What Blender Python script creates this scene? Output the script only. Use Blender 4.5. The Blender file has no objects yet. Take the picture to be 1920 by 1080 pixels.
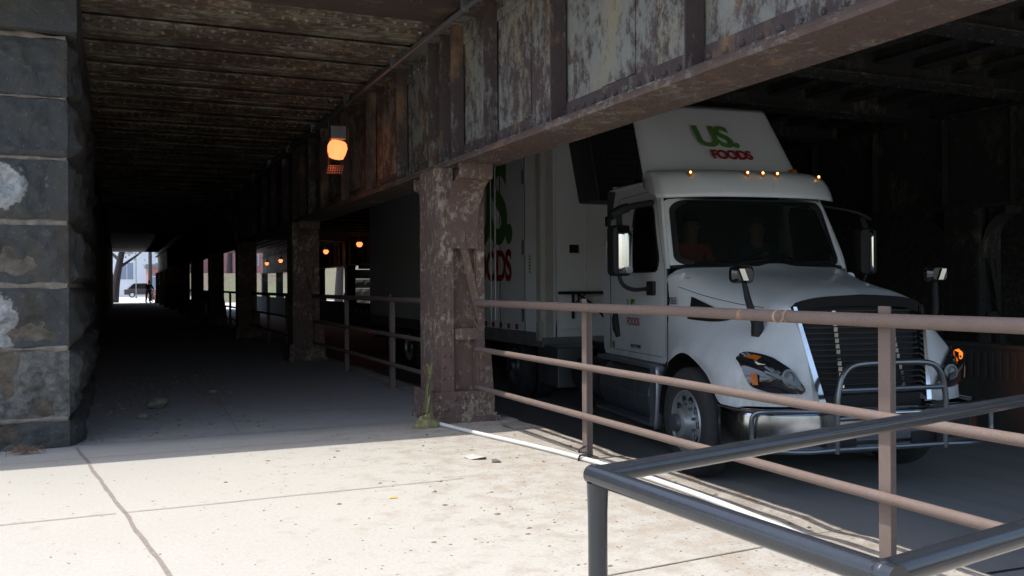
import bpy, math, random
from mathutils import Vector, Matrix, noise
R=math.radians
random.seed(7)
scene=bpy.context.scene
COL=scene.collection
# ---------------------------------------------------------------- camera, sky, sun, exposure
F_PX=1690.0; YAW=23.6; PITCH=-0.2; ROLL=0.35; CAM_H=1.2
cd=bpy.data.cameras.new('camera'); cam=bpy.data.objects.new('camera',cd); COL.objects.link(cam)
cd.sensor_width=36.0; cd.lens=36.0*F_PX/1920.0; cd.clip_start=0.05; cd.clip_end=2000
cam.matrix_world=Matrix.Translation((0,0,CAM_H))@Matrix.Rotation(-R(YAW),4,'Z')@Matrix.Rotation(R(90+PITCH),4,'X')@Matrix.Rotation(-R(ROLL),4,'Z')
scene.camera=cam
SUN_DIR=Vector((-0.42,0.03,1.0)).normalized()
sun_el=math.asin(SUN_DIR.z); sun_az=math.atan2(SUN_DIR.x,SUN_DIR.y)
w=bpy.data.worlds.new('World'); scene.world=w; w.use_nodes=True
nt=w.node_tree; bg=nt.nodes['Background']
sky=nt.nodes.new('ShaderNodeTexSky'); sky.sky_type='NISHITA'; sky.sun_disc=False
sky.sun_elevation=sun_el; sky.sun_rotation=sun_az; sky.dust_density=2.5; sky.air_density=1.0; sky.ozone_density=1.0
nt.links.new(sky.outputs[0],bg.inputs[0]); bg.inputs[1].default_value=0.15
sl=bpy.data.lights.new('sun','SUN'); sl.energy=2.0; sl.angle=R(0.5); sl.color=(1.0,0.96,0.90)
so=bpy.data.objects.new('sun',sl); COL.objects.link(so); so.rotation_euler=SUN_DIR.to_track_quat('Z','Y').to_euler(); so.location=(0,0,30)
vs=scene.view_settings; vs.view_transform='Standard'; vs.look='None'; vs.gamma=1; vs.exposure=1.28
scene.cycles.max_bounces=12; scene.cycles.diffuse_bounces=8; scene.cycles.glossy_bounces=4
scene.cycles.use_denoising=True

# ---------------------------------------------------------------- object helpers
def tag(o,label=None,cat=None,group=None,kind=None):
    if label:o['label']=label
    if cat:o['category']=cat
    if group:o['group']=group
    if kind:o['kind']=kind
    return o
def empty(name,loc=(0,0,0),rz=0,label=None,cat=None,group=None):
    o=bpy.data.objects.new(name,None); COL.objects.link(o); o.location=loc; o.rotation_euler=(0,0,rz); o.empty_display_size=.2
    return tag(o,label,cat,group)
def copy_tree(o,parent=None):
    c=o.copy(); COL.objects.link(c)
    if parent is not None:c.parent=parent
    for ch in list(o.children):copy_tree(ch,c)
    return c
class MB:
    def __init__(s): s.v=[];s.f=[];s.m=[];s.mi=0;s.T=None;s.tone=[];s.t=0.5
    def add(s,vs,fs):
        n=len(s.v)
        for p in vs:
            p=Vector(p)
            if s.T is not None:p=s.T@p
            s.v.append(p[:]); s.tone.append(s.t)
        for f in fs:
            s.f.append([i+n for i in f]);s.m.append(s.mi)
        return s
    def box(s,lo,hi):
        x0,y0,z0=lo;x1,y1,z1=hi
        return s.add([(x0,y0,z0),(x1,y0,z0),(x1,y1,z0),(x0,y1,z0),(x0,y0,z1),(x1,y0,z1),(x1,y1,z1),(x0,y1,z1)],
          [(0,3,2,1),(4,5,6,7),(0,1,5,4),(1,2,6,5),(2,3,7,6),(3,0,4,7)])
    def bar(s,p,q,wd,hg,up=(0,0,1)):
        p=Vector(p);q=Vector(q);d=(q-p).normalized();u=Vector(up);a=d.cross(u).normalized();b=a.cross(d).normalized()
        vs=[]
        for e in (p,q):
            for i,j in((-1,-1),(1,-1),(1,1),(-1,1)):vs.append(e+a*wd/2*i+b*hg/2*j)
        return s.add(vs,[(0,1,2,3),(7,6,5,4),(0,4,5,1),(1,5,6,2),(2,6,7,3),(3,7,4,0)])
    def tube(s,path,r,seg=12,caps=True):
        P=[Vector(p) for p in path]; rr=r if isinstance(r,(list,tuple)) else [r]*len(P)
        vs=[];fs=[];prev=None
        for i,p in enumerate(P):
            if i==0:d=P[1]-P[0]
            elif i==len(P)-1:d=P[-1]-P[-2]
            else:d=(P[i+1]-p).normalized()+(p-P[i-1]).normalized()
            d.normalize()
            if prev is None:
                a=d.cross(Vector((0,0,1)))
                if a.length<1e-3:a=d.cross(Vector((1,0,0)))
            else:a=prev-d*prev.dot(d)
            a.normalize();prev=a;b=d.cross(a)
            for k in range(seg):
                t=2*math.pi*k/seg; vs.append(p+(a*math.cos(t)+b*math.sin(t))*rr[i])
        for i in range(len(P)-1):
            for k in range(seg):
                fs.append((i*seg+k,i*seg+(k+1)%seg,(i+1)*seg+(k+1)%seg,(i+1)*seg+k))
        if caps:fs.append(tuple(range(seg-1,-1,-1)));fs.append(tuple((len(P)-1)*seg+k for k in range(seg)))
        return s.add(vs,fs)
    def lathe(s,prof,c,axis=(1,0,0),seg=32):
        # prof list of (along axis, radius)
        ax=Vector(axis).normalized();a=ax.cross(Vector((0,0,1)))
        if a.length<1e-3:a=Vector((1,0,0))
        a.normalize();b=ax.cross(a);c=Vector(c);vs=[];fs=[]
        for h,r in prof:
            for k in range(seg):
                t=2*math.pi*k/seg;vs.append(c+ax*h+(a*math.cos(t)+b*math.sin(t))*max(r,1e-4))
        for i in range(len(prof)-1):
            for k in range(seg):fs.append((i*seg+k,i*seg+(k+1)%seg,(i+1)*seg+(k+1)%seg,(i+1)*seg+k))
        return s.add(vs,fs)
    def grid(s,fn,nu,nv,flip=False):
        vs=[fn(i/nu,j/nv) for j in range(nv+1) for i in range(nu+1)];fs=[]
        for j in range(nv):
            for i in range(nu):
                a=j*(nu+1)+i;q=(a,a+1,a+nu+2,a+nu+1);fs.append(q[::-1] if flip else q)
        return s.add(vs,fs)
    def ring(s,inner,outer,fn=lambda p:p,flip=False):
        n=len(inner);vs=[fn(p) for p in inner]+[fn(p) for p in outer]
        fs=[]
        for k in range(n):
            q=(k,(k+1)%n,n+(k+1)%n,n+k);fs.append(q[::-1] if flip else q)
        return s.add(vs,fs)
    def prism(s,poly,axis,a,b):
        # poly 2D; axis 0: (y,z), 1: (x,z), 2:(x,y)
        def P(p,h):
            return (h,p[0],p[1]) if axis==0 else (p[0],h,p[1]) if axis==1 else (p[0],p[1],h)
        n=len(poly);vs=[P(p,a) for p in poly]+[P(p,b) for p in poly]
        fs=[tuple(range(n)),tuple(range(2*n-1,n-1,-1))]+[(k,k+n,(k+1)%n+n,(k+1)%n) for k in range(n)]
        return s.add(vs,fs)
    def dome(s,c,n,r,h=None,seg=8):
        h=h or r*.75;c=Vector(c);n=Vector(n).normalized();a=n.orthogonal().normalized();b=n.cross(a);vs=[];fs=[]
        L=((1,0),(.8,.6),(.4,.93))
        for rr,hh in L:
            for k in range(seg):
                t=2*math.pi*k/seg;vs.append(c+(a*math.cos(t)+b*math.sin(t))*r*rr+n*h*hh)
        vs.append(c+n*h)
        for i in range(2):
            for k in range(seg):fs.append((i*seg+k,i*seg+(k+1)%seg,(i+1)*seg+(k+1)%seg,(i+1)*seg+k))
        for k in range(seg):fs.append((2*seg+k,2*seg+(k+1)%seg,3*seg))
        return s.add(vs,fs)
    def build(s,name,mat,parent=None,smooth=False,bevel=0,solid=0,label=None,sub=0,kind=None,fix=True):
        me=bpy.data.meshes.new(name);me.from_pydata(s.v,[],s.f)
        mats=mat if isinstance(mat,(list,tuple)) else [mat]
        for m in mats:me.materials.append(m)
        if len(mats)>1:me.polygons.foreach_set('material_index',s.m)
        if len(set(s.tone))>1:
            at=me.attributes.new('tone','FLOAT','POINT');at.data.foreach_set('value',s.tone)
        if fix:
            import bmesh
            bm=bmesh.new();bm.from_mesh(me);bmesh.ops.recalc_face_normals(bm,faces=bm.faces);bm.to_mesh(me);bm.free()
        if smooth:me.polygons.foreach_set('use_smooth',[True]*len(me.polygons))
        me.update()
        o=bpy.data.objects.new(name,me);COL.objects.link(o)
        if parent is not None:o.parent=parent
        if smooth=='auto':
            me.set_sharp_from_angle(angle=R(35))
        if sub:
            m=o.modifiers.new('sub','SUBSURF');m.levels=sub;m.render_levels=sub
        if solid:
            m=o.modifiers.new('solid','SOLIDIFY');m.thickness=abs(solid);m.offset=-1 if solid>0 else 1
        if bevel:
            m=o.modifiers.new('bevel','BEVEL');m.width=bevel;m.segments=2;m.limit_method='ANGLE';m.angle_limit=R(40)
            me.polygons.foreach_set('use_smooth',[True]*len(me.polygons));m.harden_normals=True
        if label:o['label']=label
        if kind:o['kind']=kind
        return o
def catmull(P,t):
    n=len(P)-1;x=min(max(t*n,0),n-1e-6);i=int(x);f=x-i
    g=lambda k:Vector(P[min(max(k,0),n)])
    a,b,c,d=g(i-1),g(i),g(i+1),g(i+2)
    if i==0:a=b*2-c
    if i==n-1:d=c*2-b
    return .5*((2*b)+(c-a)*f+(2*a-5*b+4*c-d)*f*f+(3*b-a-3*c+d)*f**3)
def smooth_path(P,n=6):
    m=(len(P)-1)*n
    return [catmull(P,k/m) for k in range(m+1)]
def rrect(x0,x1,y0,y1,r,seg=5):
    out=[]
    for cx,cy,a in((x1-r,y1-r,0),(x0+r,y1-r,90),(x0+r,y0+r,180),(x1-r,y0+r,270)):
        for k in range(seg+1):
            t=R(a+90*k/seg);out.append((cx+r*math.cos(t),cy+r*math.sin(t)))
    return out
def round_poly(pts,r,seg=4):
    out=[];n=len(pts)
    for i in range(n):
        p=Vector(pts[i]);a=(Vector(pts[i-1])-p);b=(Vector(pts[(i+1)%n])-p)
        rr=min(r if not isinstance(r,(list,tuple)) else r[i],a.length*.45,b.length*.45);a=p+a.normalized()*rr;b=p+b.normalized()*rr
        for k in range(seg+1):
            t=k/seg;out.append(((1-t)**2*a+2*t*(1-t)*p+t*t*b)[:])
    return out
def text(name,s,size,mat,M,parent,extrude=.001,offset=0,align='LEFT',sx=1,space=1.0):
    cu=bpy.data.curves.new(name,'FONT');cu.body=s;cu.size=size;cu.extrude=extrude;cu.offset=offset;cu.align_x=align;cu.space_character=space
    o=bpy.data.objects.new(name,cu);COL.objects.link(o)
    dg=bpy.context.evaluated_depsgraph_get();me=bpy.data.meshes.new_from_object(o.evaluated_get(dg))
    bpy.data.objects.remove(o);bpy.data.curves.remove(cu)
    me.transform(M@Matrix.Diagonal((sx,1,1,1)));me.materials.clear();me.materials.append(mat);me.name=name
    o=bpy.data.objects.new(name,me);COL.objects.link(o)
    if parent is not None:o.parent=parent
    return o
# ---------------------------------------------------------------- materials
class NT:
    def __init__(s,name):
        s.m=bpy.data.materials.new(name);s.m.use_nodes=True;s.t=s.m.node_tree;s.b=s.t.nodes['Principled BSDF']
        s.co=s.t.nodes.new('ShaderNodeTexCoord').outputs['Object']
    def n(s,ty,**k):
        n=s.t.nodes.new(ty)
        for a,v in k.items():setattr(n,a,v)
        return n
    def L(s,a,b):s.t.links.new(a,b)
    def put(s,sock,v):
        if hasattr(v,'is_output') or isinstance(v,bpy.types.NodeSocket):s.L(v,sock)
        else:
            if isinstance(v,(tuple,list)) and len(v)==3 and sock.type=='RGBA':v=(*v,1)
            sock.default_value=v
    def map(s,scale=(1,1,1),rot=(0,0,0),loc=(0,0,0)):
        m=s.n('ShaderNodeMapping');s.L(s.co,m.inputs[0]);m.inputs['Scale'].default_value=scale;m.inputs['Rotation'].default_value=rot;m.inputs['Location'].default_value=loc
        return m.outputs[0]
    def noise(s,scale,detail=4,rough=.55,vec=None,dist=0):
        n=s.n('ShaderNodeTexNoise');n.inputs['Scale'].default_value=scale;n.inputs['Detail'].default_value=detail;n.inputs['Roughness'].default_value=rough;n.inputs['Distortion'].default_value=dist
        s.L(vec if vec is not None else s.co,n.inputs['Vector']);return n.outputs['Fac']
    def voro(s,scale,vec=None,feature='F1'):
        n=s.n('ShaderNodeTexVoronoi');n.feature=feature;n.inputs['Scale'].default_value=scale;s.L(vec if vec is not None else s.co,n.inputs['Vector']);return n.outputs['Distance']
    def ramp(s,fac,stops):
        n=s.n('ShaderNodeValToRGB');s.L(fac,n.inputs[0]);e=n.color_ramp.elements
        while len(e)<len(stops):e.new(.5)
        for el,(p,c) in zip(e,stops):
            el.position=p;c=(c,c,c) if not isinstance(c,(tuple,list)) else c;el.color=(*c,1)
        return n.outputs[0]
    def mix(s,fac,a,b,mode='MIX'):
        n=s.n('ShaderNodeMix',data_type='RGBA',blend_type=mode);s.put(n.inputs[0],fac);s.put(n.inputs[6],a);s.put(n.inputs[7],b);return n.outputs[2]
    def math(s,op,a,b=0,clamp=False):
        n=s.n('ShaderNodeMath',operation=op,use_clamp=clamp);s.put(n.inputs[0],a);s.put(n.inputs[1],b);return n.outputs[0]
    def bump(s,h,strength=.5,dist=.01):
        n=s.n('ShaderNodeBump');n.inputs['Strength'].default_value=strength;n.inputs['Distance'].default_value=dist;s.L(h,n.inputs['Height']);s.L(n.outputs[0],s.b.inputs['Normal'])
    def set(s,**k):
        for a,v in k.items():s.put(s.b.inputs[a.replace('_',' ')],v)
        return s
def simple(name,col,rough=.5,metal=0,var=0,vscale=8,bump=0,bscale=60,**k):
    t=NT(name);c=col
    if var:
        f=t.noise(vscale,5,.6);c=t.mix(f,tuple(x*(1-var) for x in col),tuple(min(1,x*(1+var)) for x in col))
    t.set(Base_Color=c,Roughness=rough,Metallic=metal)
    if bump:t.bump(t.noise(bscale,4),bump,.004)
    t.set(**k);return t.m
def mat_sidewalk():
    t=NT('concrete_pavement')
    big=t.noise(.9,5,.6);fine=t.noise(55,5,.7);mid=t.noise(6,6,.65)
    base=t.mix(big,(.375,.362,.320),(.435,.422,.382));base=t.mix(t.ramp(fine,[(.3,0),(.7,1)]),t.mix(.45,base,(.265,.245,.21)),base)
    sep=t.n('ShaderNodeSeparateXYZ');t.L(t.co,sep.inputs[0]);x=sep.outputs[0];y=sep.outputs[1]
    # dirt gathers toward the railing side and under the bridge
    mr=t.n('ShaderNodeMapRange');t.L(x,mr.inputs[0]);mr.inputs[1].default_value=.4;mr.inputs[2].default_value=3.0;mr.inputs[3].default_value=0;mr.inputs[4].default_value=1
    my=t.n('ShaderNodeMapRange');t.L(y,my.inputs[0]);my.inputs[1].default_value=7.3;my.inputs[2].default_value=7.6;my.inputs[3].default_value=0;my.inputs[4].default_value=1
    dirt=t.math('MULTIPLY',t.ramp(t.math('ADD',t.math('MULTIPLY',mr.outputs[0],.24),mid),[(.60,0),(.80,1)]),.6)
    c=t.mix(dirt,base,(.27,.22,.17))
    sp=t.noise(48,3,.6,vec=t.map((1,1.6,1)));m2=t.noise(3.2,4,.6)
    th=t.math('ADD',sp,t.math('MULTIPLY',t.math('ADD',mr.outputs[0],m2),.10))
    specks=t.math('MULTIPLY',t.ramp(th,[(.752,0),(.785,1)]),.85)
    c=t.mix(specks,c,(.11,.09,.075))
    rst=t.ramp(t.noise(1.7,4,.6,vec=t.map((1,1,1),loc=(3.1,7.7,0))),[(.66,0),(.76,.5)]);c=t.mix(rst,c,(.42,.30,.16))
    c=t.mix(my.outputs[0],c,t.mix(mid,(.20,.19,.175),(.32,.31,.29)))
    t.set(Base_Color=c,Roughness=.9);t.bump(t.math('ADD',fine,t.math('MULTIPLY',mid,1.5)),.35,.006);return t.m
def mat_kerb():
    t=NT('kerb_concrete');mid=t.noise(4,6,.7);fine=t.noise(60,4,.7)
    c=t.mix(t.ramp(mid,[(.35,0),(.65,1)]),(.26,.22,.18),(.42,.385,.33));c=t.mix(t.ramp(fine,[(.55,0),(.7,.7)]),c,(.10,.08,.07))
    sep=t.n('ShaderNodeSeparateXYZ');t.L(t.co,sep.inputs[0]);mr=t.n('ShaderNodeMapRange');t.L(sep.outputs[0],mr.inputs[0]);mr.inputs[1].default_value=3.12;mr.inputs[2].default_value=3.24
    st=t.math('MULTIPLY',mr.outputs[0],t.ramp(t.noise(2.6,5,.7,vec=t.map((1,.9,1))),[(.47,0),(.56,.9)]));c=t.mix(st,c,(.15,.10,.055))
    t.set(Base_Color=c,Roughness=.92);t.bump(t.math('ADD',mid,fine),.5,.012);return t.m
def mat_asphalt():
    t=NT('asphalt');big=t.noise(.6,5,.6);fine=t.noise(160,3,.7)
    tr=t.noise(1.2,4,.6,vec=t.map((2.4,.18,1)))
    c=t.mix(big,(.26,.25,.232),(.36,.35,.325));c=t.mix(t.ramp(tr,[(.45,0),(.7,.6)]),c,(.20,.195,.18));c=t.mix(t.ramp(fine,[(.62,0),(.72,.5)]),c,(.42,.41,.39))
    t.set(Base_Color=c,Roughness=.8);t.bump(fine,.4,.005);return t.m
def mat_steel(name,paint=.5,scale=1.0,pcol=(.40,.41,.37),rcol=(.115,.080,.074),stretch=(1,1,.35),ochre=.85):
    """old grey paint flaking off brown rusty steel, with ochre runs"""
    t=NT(name)
    v=t.map(stretch)
    big=t.noise(1.3*scale,4,.6);pn=t.noise(11*scale,10,.8,vec=v);fine=t.noise(70,4,.6)
    f=t.math('ADD',t.math('MULTIPLY',big,.55),pn)
    k=.79-(paint-.5)*.3
    m=t.math('MULTIPLY',t.ramp(f,[(k-.06,0),(k+.05,1)]),.85)
    rust=t.mix(t.noise(14,6,.7),tuple(x*.62 for x in rcol),tuple(x*1.5 for x in rcol))
    och=t.ramp(t.noise(2.1,5,.6,vec=t.map((1.3,1.3,.7),loc=(5,2,9))),[(.56,0),(.68,ochre)])
    rust=t.mix(och,rust,(.21,.125,.062))
    pc=t.mix(t.noise(22,5,.7),tuple(x*.62 for x in pcol),pcol)
    pc=t.mix(t.ramp(t.noise(2.7,5,.6,vec=t.map((1,1,.5),loc=(1,8,3))),[(.5,0),(.7,.7)]),pc,(.27,.22,.12))
    c=t.mix(m,rust,pc)
    t.set(Base_Color=c,Roughness=t.mix(m,(.85,.85,.85),(.55,.55,.55)))
    t.bump(t.math('ADD',t.math('MULTIPLY',m,.8),t.math('MULTIPLY',fine,.35)),.55,.004);return t.m
def mat_rail():
    t=NT('rail_rust');a=t.noise(10,6,.7);f=t.noise(240,3,.6)
    c=t.mix(a,(.105,.073,.061),(.165,.123,.104));c=t.mix(t.ramp(f,[(.55,0),(.68,.7)]),c,(.23,.18,.16));c=t.mix(t.ramp(f,[(.3,.6),(.42,0)]),c,(.10,.06,.05))
    c=t.mix(t.ramp(t.noise(3.1,4,.6),[(.66,0),(.72,.8)]),c,(.36,.20,.12))
    t.set(Base_Color=c,Roughness=.75);t.bump(f,.25,.002);return t.m
def mat_stone():
    t=NT('dark_block_stone')
    at=t.n('ShaderNodeAttribute',attribute_name='tone');k=at.outputs['Fac']
    a=t.noise(3.2,7,.65);b=t.noise(14,7,.7);f=t.noise(90,4,.7)
    dark=t.mix(a,(.033,.036,.037),(.072,.074,.072));light=t.mix(b,(.10,.095,.082),(.22,.21,.19));dark=t.mix(t.ramp(b,[(.55,0),(.72,.75)]),dark,(.115,.115,.108));dark=t.mix(t.ramp(t.noise(2.2,5,.6,vec=t.map((2.5,2.5,.6),loc=(9,1,2))),[(.54,0),(.68,.6)]),dark,(.075,.058,.040))
    c=t.mix(t.ramp(t.math('ADD',t.math('MULTIPLY',b,.7),t.math('MULTIPLY',k,.62)),[(.60,0),(.82,1)]),dark,light)
    c=t.mix(t.ramp(t.noise(5,5,.6,vec=t.map(loc=(4,4,4))),[(.60,0),(.75,.5)]),c,(.095,.10,.052))
    c=t.mix(t.ramp(t.voro(24),[(.06,.8),(.10,0)]),c,(.24,.24,.23))
    # old white paint daubs
    for cx,cy,cz,r in((-.80,7.5,1.95,.19),(-.87,7.5,.98,.20),(-.80,7.5,.86,.13)):
        m=t.n('ShaderNodeVectorMath',operation='DISTANCE');t.L(t.co,m.inputs[0]);m.inputs[1].default_value=(cx,cy,cz)
        d=t.math('ADD',m.outputs['Value'],t.math('MULTIPLY',t.math('SUBTRACT',b,.5),.22))
        c=t.mix(t.ramp(d,[(r-.02,1),(r,0)]),c,t.mix(t.ramp(b,[(.35,0),(.6,1)]),(.17,.18,.18),t.mix(f,(.30,.31,.31),(.50,.51,.50))))
    t.set(Base_Color=c,Roughness=.85);t.bump(t.math('ADD',t.math('MULTIPLY',b,1.4),t.math('MULTIPLY',f,.5)),.9,.02);return t.m
def mat_mortar():
    t=NT('mortar');a=t.noise(9,6,.7);c=t.mix(t.ramp(a,[(.35,0),(.65,1)]),(.10,.085,.065),(.25,.22,.185));t.set(Base_Color=c,Roughness=.95);t.bump(t.noise(50,5,.7),.8,.01);return t.m
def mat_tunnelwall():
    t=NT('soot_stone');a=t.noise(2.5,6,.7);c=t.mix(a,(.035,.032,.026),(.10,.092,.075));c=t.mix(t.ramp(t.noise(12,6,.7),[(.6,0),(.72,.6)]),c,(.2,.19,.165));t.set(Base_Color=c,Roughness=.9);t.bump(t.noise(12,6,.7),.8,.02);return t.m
def emis(name,col,s,base=(.1,.03,.01)):
    t=NT(name);t.set(Base_Color=base,Emission_Color=col,Emission_Strength=s,Roughness=.4);return t.m
M={}
M['walk']=mat_sidewalk();M['kerb']=mat_kerb();M['asphalt']=mat_asphalt()
M['girder']=mat_steel('flaking_grey_paint_steel',.5,1.0,(.255,.26,.232),(.058,.040,.037),(1,1,.62),.7)
M['flange']=mat_steel('rusty_flange_steel',.16,1,(.17,.145,.13),(.066,.042,.033),(1,1,1))
M['stiff']=mat_steel('stiffener_steel',.22,1.2,(.24,.25,.23),(.052,.036,.034))
M['beam']=mat_steel('ceiling_beam_steel',.50,1.5,(.27,.25,.19),(.070,.046,.033),(.5,1,1),.4)
M['plate']=mat_steel('ceiling_plate_steel',.2,1.0,(.13,.115,.09),(.05,.034,.025),(.5,1,1),.3)
M['column']=mat_steel('column_steel',.30,1.9,(.40,.33,.25),(.100,.062,.052),(1,1,.6),.3)
M['shadesteel']=mat_steel('shaded_steel',.3,1,(.050,.050,.044),(.017,.015,.013),(1,1,.35),.0);M['rail']=mat_rail();M['stone']=mat_stone();M['mortar']=mat_mortar();M['soot']=mat_tunnelwall()  # far-side steel: shade is put into this darker copy's colour
M['blackpaint']=simple('black_rail_paint',(.020,.023,.028),.24,0,.3,20,.12,90,Coat_Weight=.2)
def mat_white():
    t=NT('white_truck_paint');a=t.noise(3,4,.6);c=t.mix(a,(.69,.72,.735),(.77,.79,.80))
    sep=t.n('ShaderNodeSeparateXYZ');t.L(t.co,sep.inputs[0]);mr=t.n('ShaderNodeMapRange');t.L(sep.outputs[2],mr.inputs[0])
    for k,v in((1,1.45),(2,.70),(3,0),(4,1)):mr.inputs[k].default_value=v
    g=t.math('MULTIPLY',mr.outputs[0],t.ramp(t.noise(7,7,.72,vec=t.map((1,1,.5))),[(.35,0),(.7,.75)]));c=t.mix(g,c,(.33,.29,.24))
    g2=t.ramp(t.noise(5,8,.75,vec=t.map((1.5,1.5,.35),loc=(4,2,1))),[(.58,0),(.75,.28)]);c=t.mix(g2,c,(.42,.40,.36))
    t.set(Base_Color=c,Roughness=t.mix(a,(.25,.25,.25),(.42,.42,.42)),Coat_Weight=.4);return t.m
M['white']=mat_white()
M['trailer']=simple('white_trailer_panel',(.80,.81,.80),.42,0,.08,2)
M['chrome']=simple('chrome',(.75,.75,.76),.10,1,.12,6)
M['alu']=simple('aluminium',(.52,.53,.54),.42,.7,.15,12)
M['greymetal']=simple('dull_grey_metal',(.20,.21,.22),.45,.7,.25,6)
M['rubber']=simple('tyre_rubber',(.045,.044,.042),.85,0,.45,14)
M['blackplastic']=simple('black_plastic',(.010,.010,.011),.65,0,.2,10)
M['darkmetal']=simple('chassis_black',(.03,.03,.03),.6,.2,.3,6)
M['glass']=simple('dark_glass',(.010,.012,.011),.05,0)
def clear_glass():
    t=NT('windscreen_glass');t.set(Base_Color=(.5,.56,.52),Roughness=.02,IOR=1.3,Transmission_Weight=0,Alpha=.70)
    t.set(Base_Color=(.012,.016,.014));return t.m
M['wglass']=clear_glass()
M['green']=simple('lettering_green',(.09,.21,.04),.5);M['red']=simple('lettering_red',(.30,.012,.022),.5)
M['black']=simple('lettering_black',(.015,.015,.015),.5)
M['seam']=simple('panel_gap_black',(.02,.02,.02),.8)
M['amber']=simple('amber_lens',(.55,.13,.015),.2,0,.15,40)
M['amberlit']=emis('lit_amber_lamp',(1,.60,.14),3);M['turn']=emis('lit_turn_signal',(1,.22,.015),.55,(.6,.15,.02))
M['sodium']=emis('sodium_glow',(1,.235,.075),.95)
M['redlit']=emis('lit_red_lamp',(1,.02,.04),1.5)
M['pvc']=simple('white_pipe',(.60,.60,.58),.35,0,.12,14)
M['tape']=simple('yellow_tape',(.17,.155,.062),.4,0,.5,14)
M['skin']=simple('skin',(.30,.17,.11),.55);M['redcloth']=simple('red_cloth',(.55,.05,.03),.8,0,.2,12)
M['darkcloth']=simple('dark_cloth',(.035,.028,.05),.85,0,.3,12);M['tan']=simple('tan_cloth',(.25,.20,.14),.85)
M['seat']=simple('seat_fabric',(.035,.035,.037),.85,0,.2,20)
M['redtape']=simple('red_reflector',(.35,.015,.02),.3);M['whitetape']=simple('white_reflector',(.7,.7,.7),.3)
M['rusttrim']=mat_steel('rust_streaked_white_trim',1.0,1.3,(.66,.65,.61),(.24,.16,.09),(1,1,.15))
# ---------------------------------------------------------------- setting: ground, pavements, road
def struct(name,mb,m,**k):return tag(mb.build(name,m,**k),kind='structure')
def mat_ground():
    t=NT('dry_ground');a=t.noise(.4,6,.6);c=t.mix(a,(.16,.13,.09),(.16,.17,.08));t.set(Base_Color=c,Roughness=.95);t.bump(t.noise(3,5),.5,.05);return t.m
M['ground']=mat_ground()
struct('ground',MB().box((-600,-600,-1.2),(600,900,-.62)),M['ground'])
ROAD_Z=-.6
struct('road',MB().box((3.2,-60,-.80),(9.9,160,ROAD_Z)),M['asphalt'])
# road patch seam
struct('road_seam',MB().grid(lambda u,v:(4.9+u*4.9+.05*math.sin(u*9),3.9-.9*u+.05*math.sin(u*13)+v*.03,ROAD_Z+.004),24,1),M['seam'])
struct('pavement',MB().box((-40,-40,-.7),(3.0,74,0)),M['walk'])
kb=MB()
y=-20.0
while y<74:
    L=random.uniform(1.6,2.3);y1=min(y+L,74)
    def kf(u,v,y=y,y1=y1):
        x=3.0+.285*v;yy=y+.004+(y1-y-.008)*u
        return (x+(.012*noise.noise((yy*3,0,1)) if v>.5 else 0),yy,.006+.006*noise.noise((x*6,yy*5,0))-(.012*v**10)-(.02 if u in(0,1) else 0))
    kb.grid(kf,10,6)
    n0=3.285
    kb.box((3.0,y+.004,-.7),(3.270,y1-.004,-.012))
    y=y1
struct('kerb',kb,M['kerb'],smooth=False)
struct('opposite_pavement',MB().box((9.9,-40,-.7),(14.2,49,-.002)),M['walk'])
# pavement joints (tar filled), slightly wavy
jt=MB()
def strip(p,q,wd,z=.004,n=24,wob=.006):
    p=Vector((*p,0));q=Vector((*q,0));d=(q-p);nrm=Vector((-d.y,d.x,0)).normalized()
    def f(u,v):
        c=p+d*u;ww=wd*(1+.5*noise.noise((c.x*9,c.y*9,v)));o=wob*noise.noise((c.x*3,c.y*3,5))
        return (*(c+nrm*(o+ww*(v-.5)))[:2],z)
    jt.grid(f,n,1)
strip((-.30,7.50),(.22,3.80),.022,n=60,wob=.01);strip((.22,3.80),(.60,1.0),.020,n=40,wob=.01)
strip((-6,5.10),(-.02,5.21),.008);strip((.02,5.21),(1.95,5.24),.008)
strip((-5,6.98),(1.7,6.98),.008,z=.0045);strip((.6,3.15),(3.0,3.32),.010);strip((-6,3.1),(.3,3.1),.008)
strip((-.28,7.58),(2.45,7.62),.012);strip((.9,7.7),(1.1,14),.010);strip((1.25,8.8),(2.5,8.6),.02)
struct('pavement_joint',jt,simple('joint_filler',(.21,.185,.16),.95,0,.5,40))
# ---------------------------------------------------------------- loose grit on the pavement (stuff)
gr=MB()
def pebble(x,y,r,z0=0):
    a=random.uniform(0,6.28);seg=5;h=r*random.uniform(.3,.8);vs=[];
    for k in range(seg):
        t=a+2*math.pi*k/seg;rr=r*random.uniform(.6,1.3);vs.append((x+rr*math.cos(t)*1.3,y+rr*math.sin(t),z0+.001))
    vs.append((x+random.uniform(-.3,.3)*r,y,z0+h));gr.add(vs,[(k,(k+1)%seg,5) for k in range(seg)])
for i in range(1500):
    x=3.2*random.random()**.55;y=random.uniform(1.6,7.2)
    if noise.noise((x*1.3,y*1.3,2))*.5+.5<random.random()*.9:continue
    pebble(x,y,random.uniform(.002,.007) if random.random()<.93 else random.uniform(.008,.017),.006 if x>3 else 0)
for i in range(420):pebble(random.uniform(-1.6,3.0),random.uniform(1.6,7.2),random.uniform(.002,.006))
for i in range(260):pebble(random.uniform(-.3,1.2)**1.0,random.uniform(7.6,13),random.uniform(.006,.03))
tag(gr.build('loose_grit',simple('grit',(.16,.13,.10),.9,0,.6,30),fix=False),kind='stuff')
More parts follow.
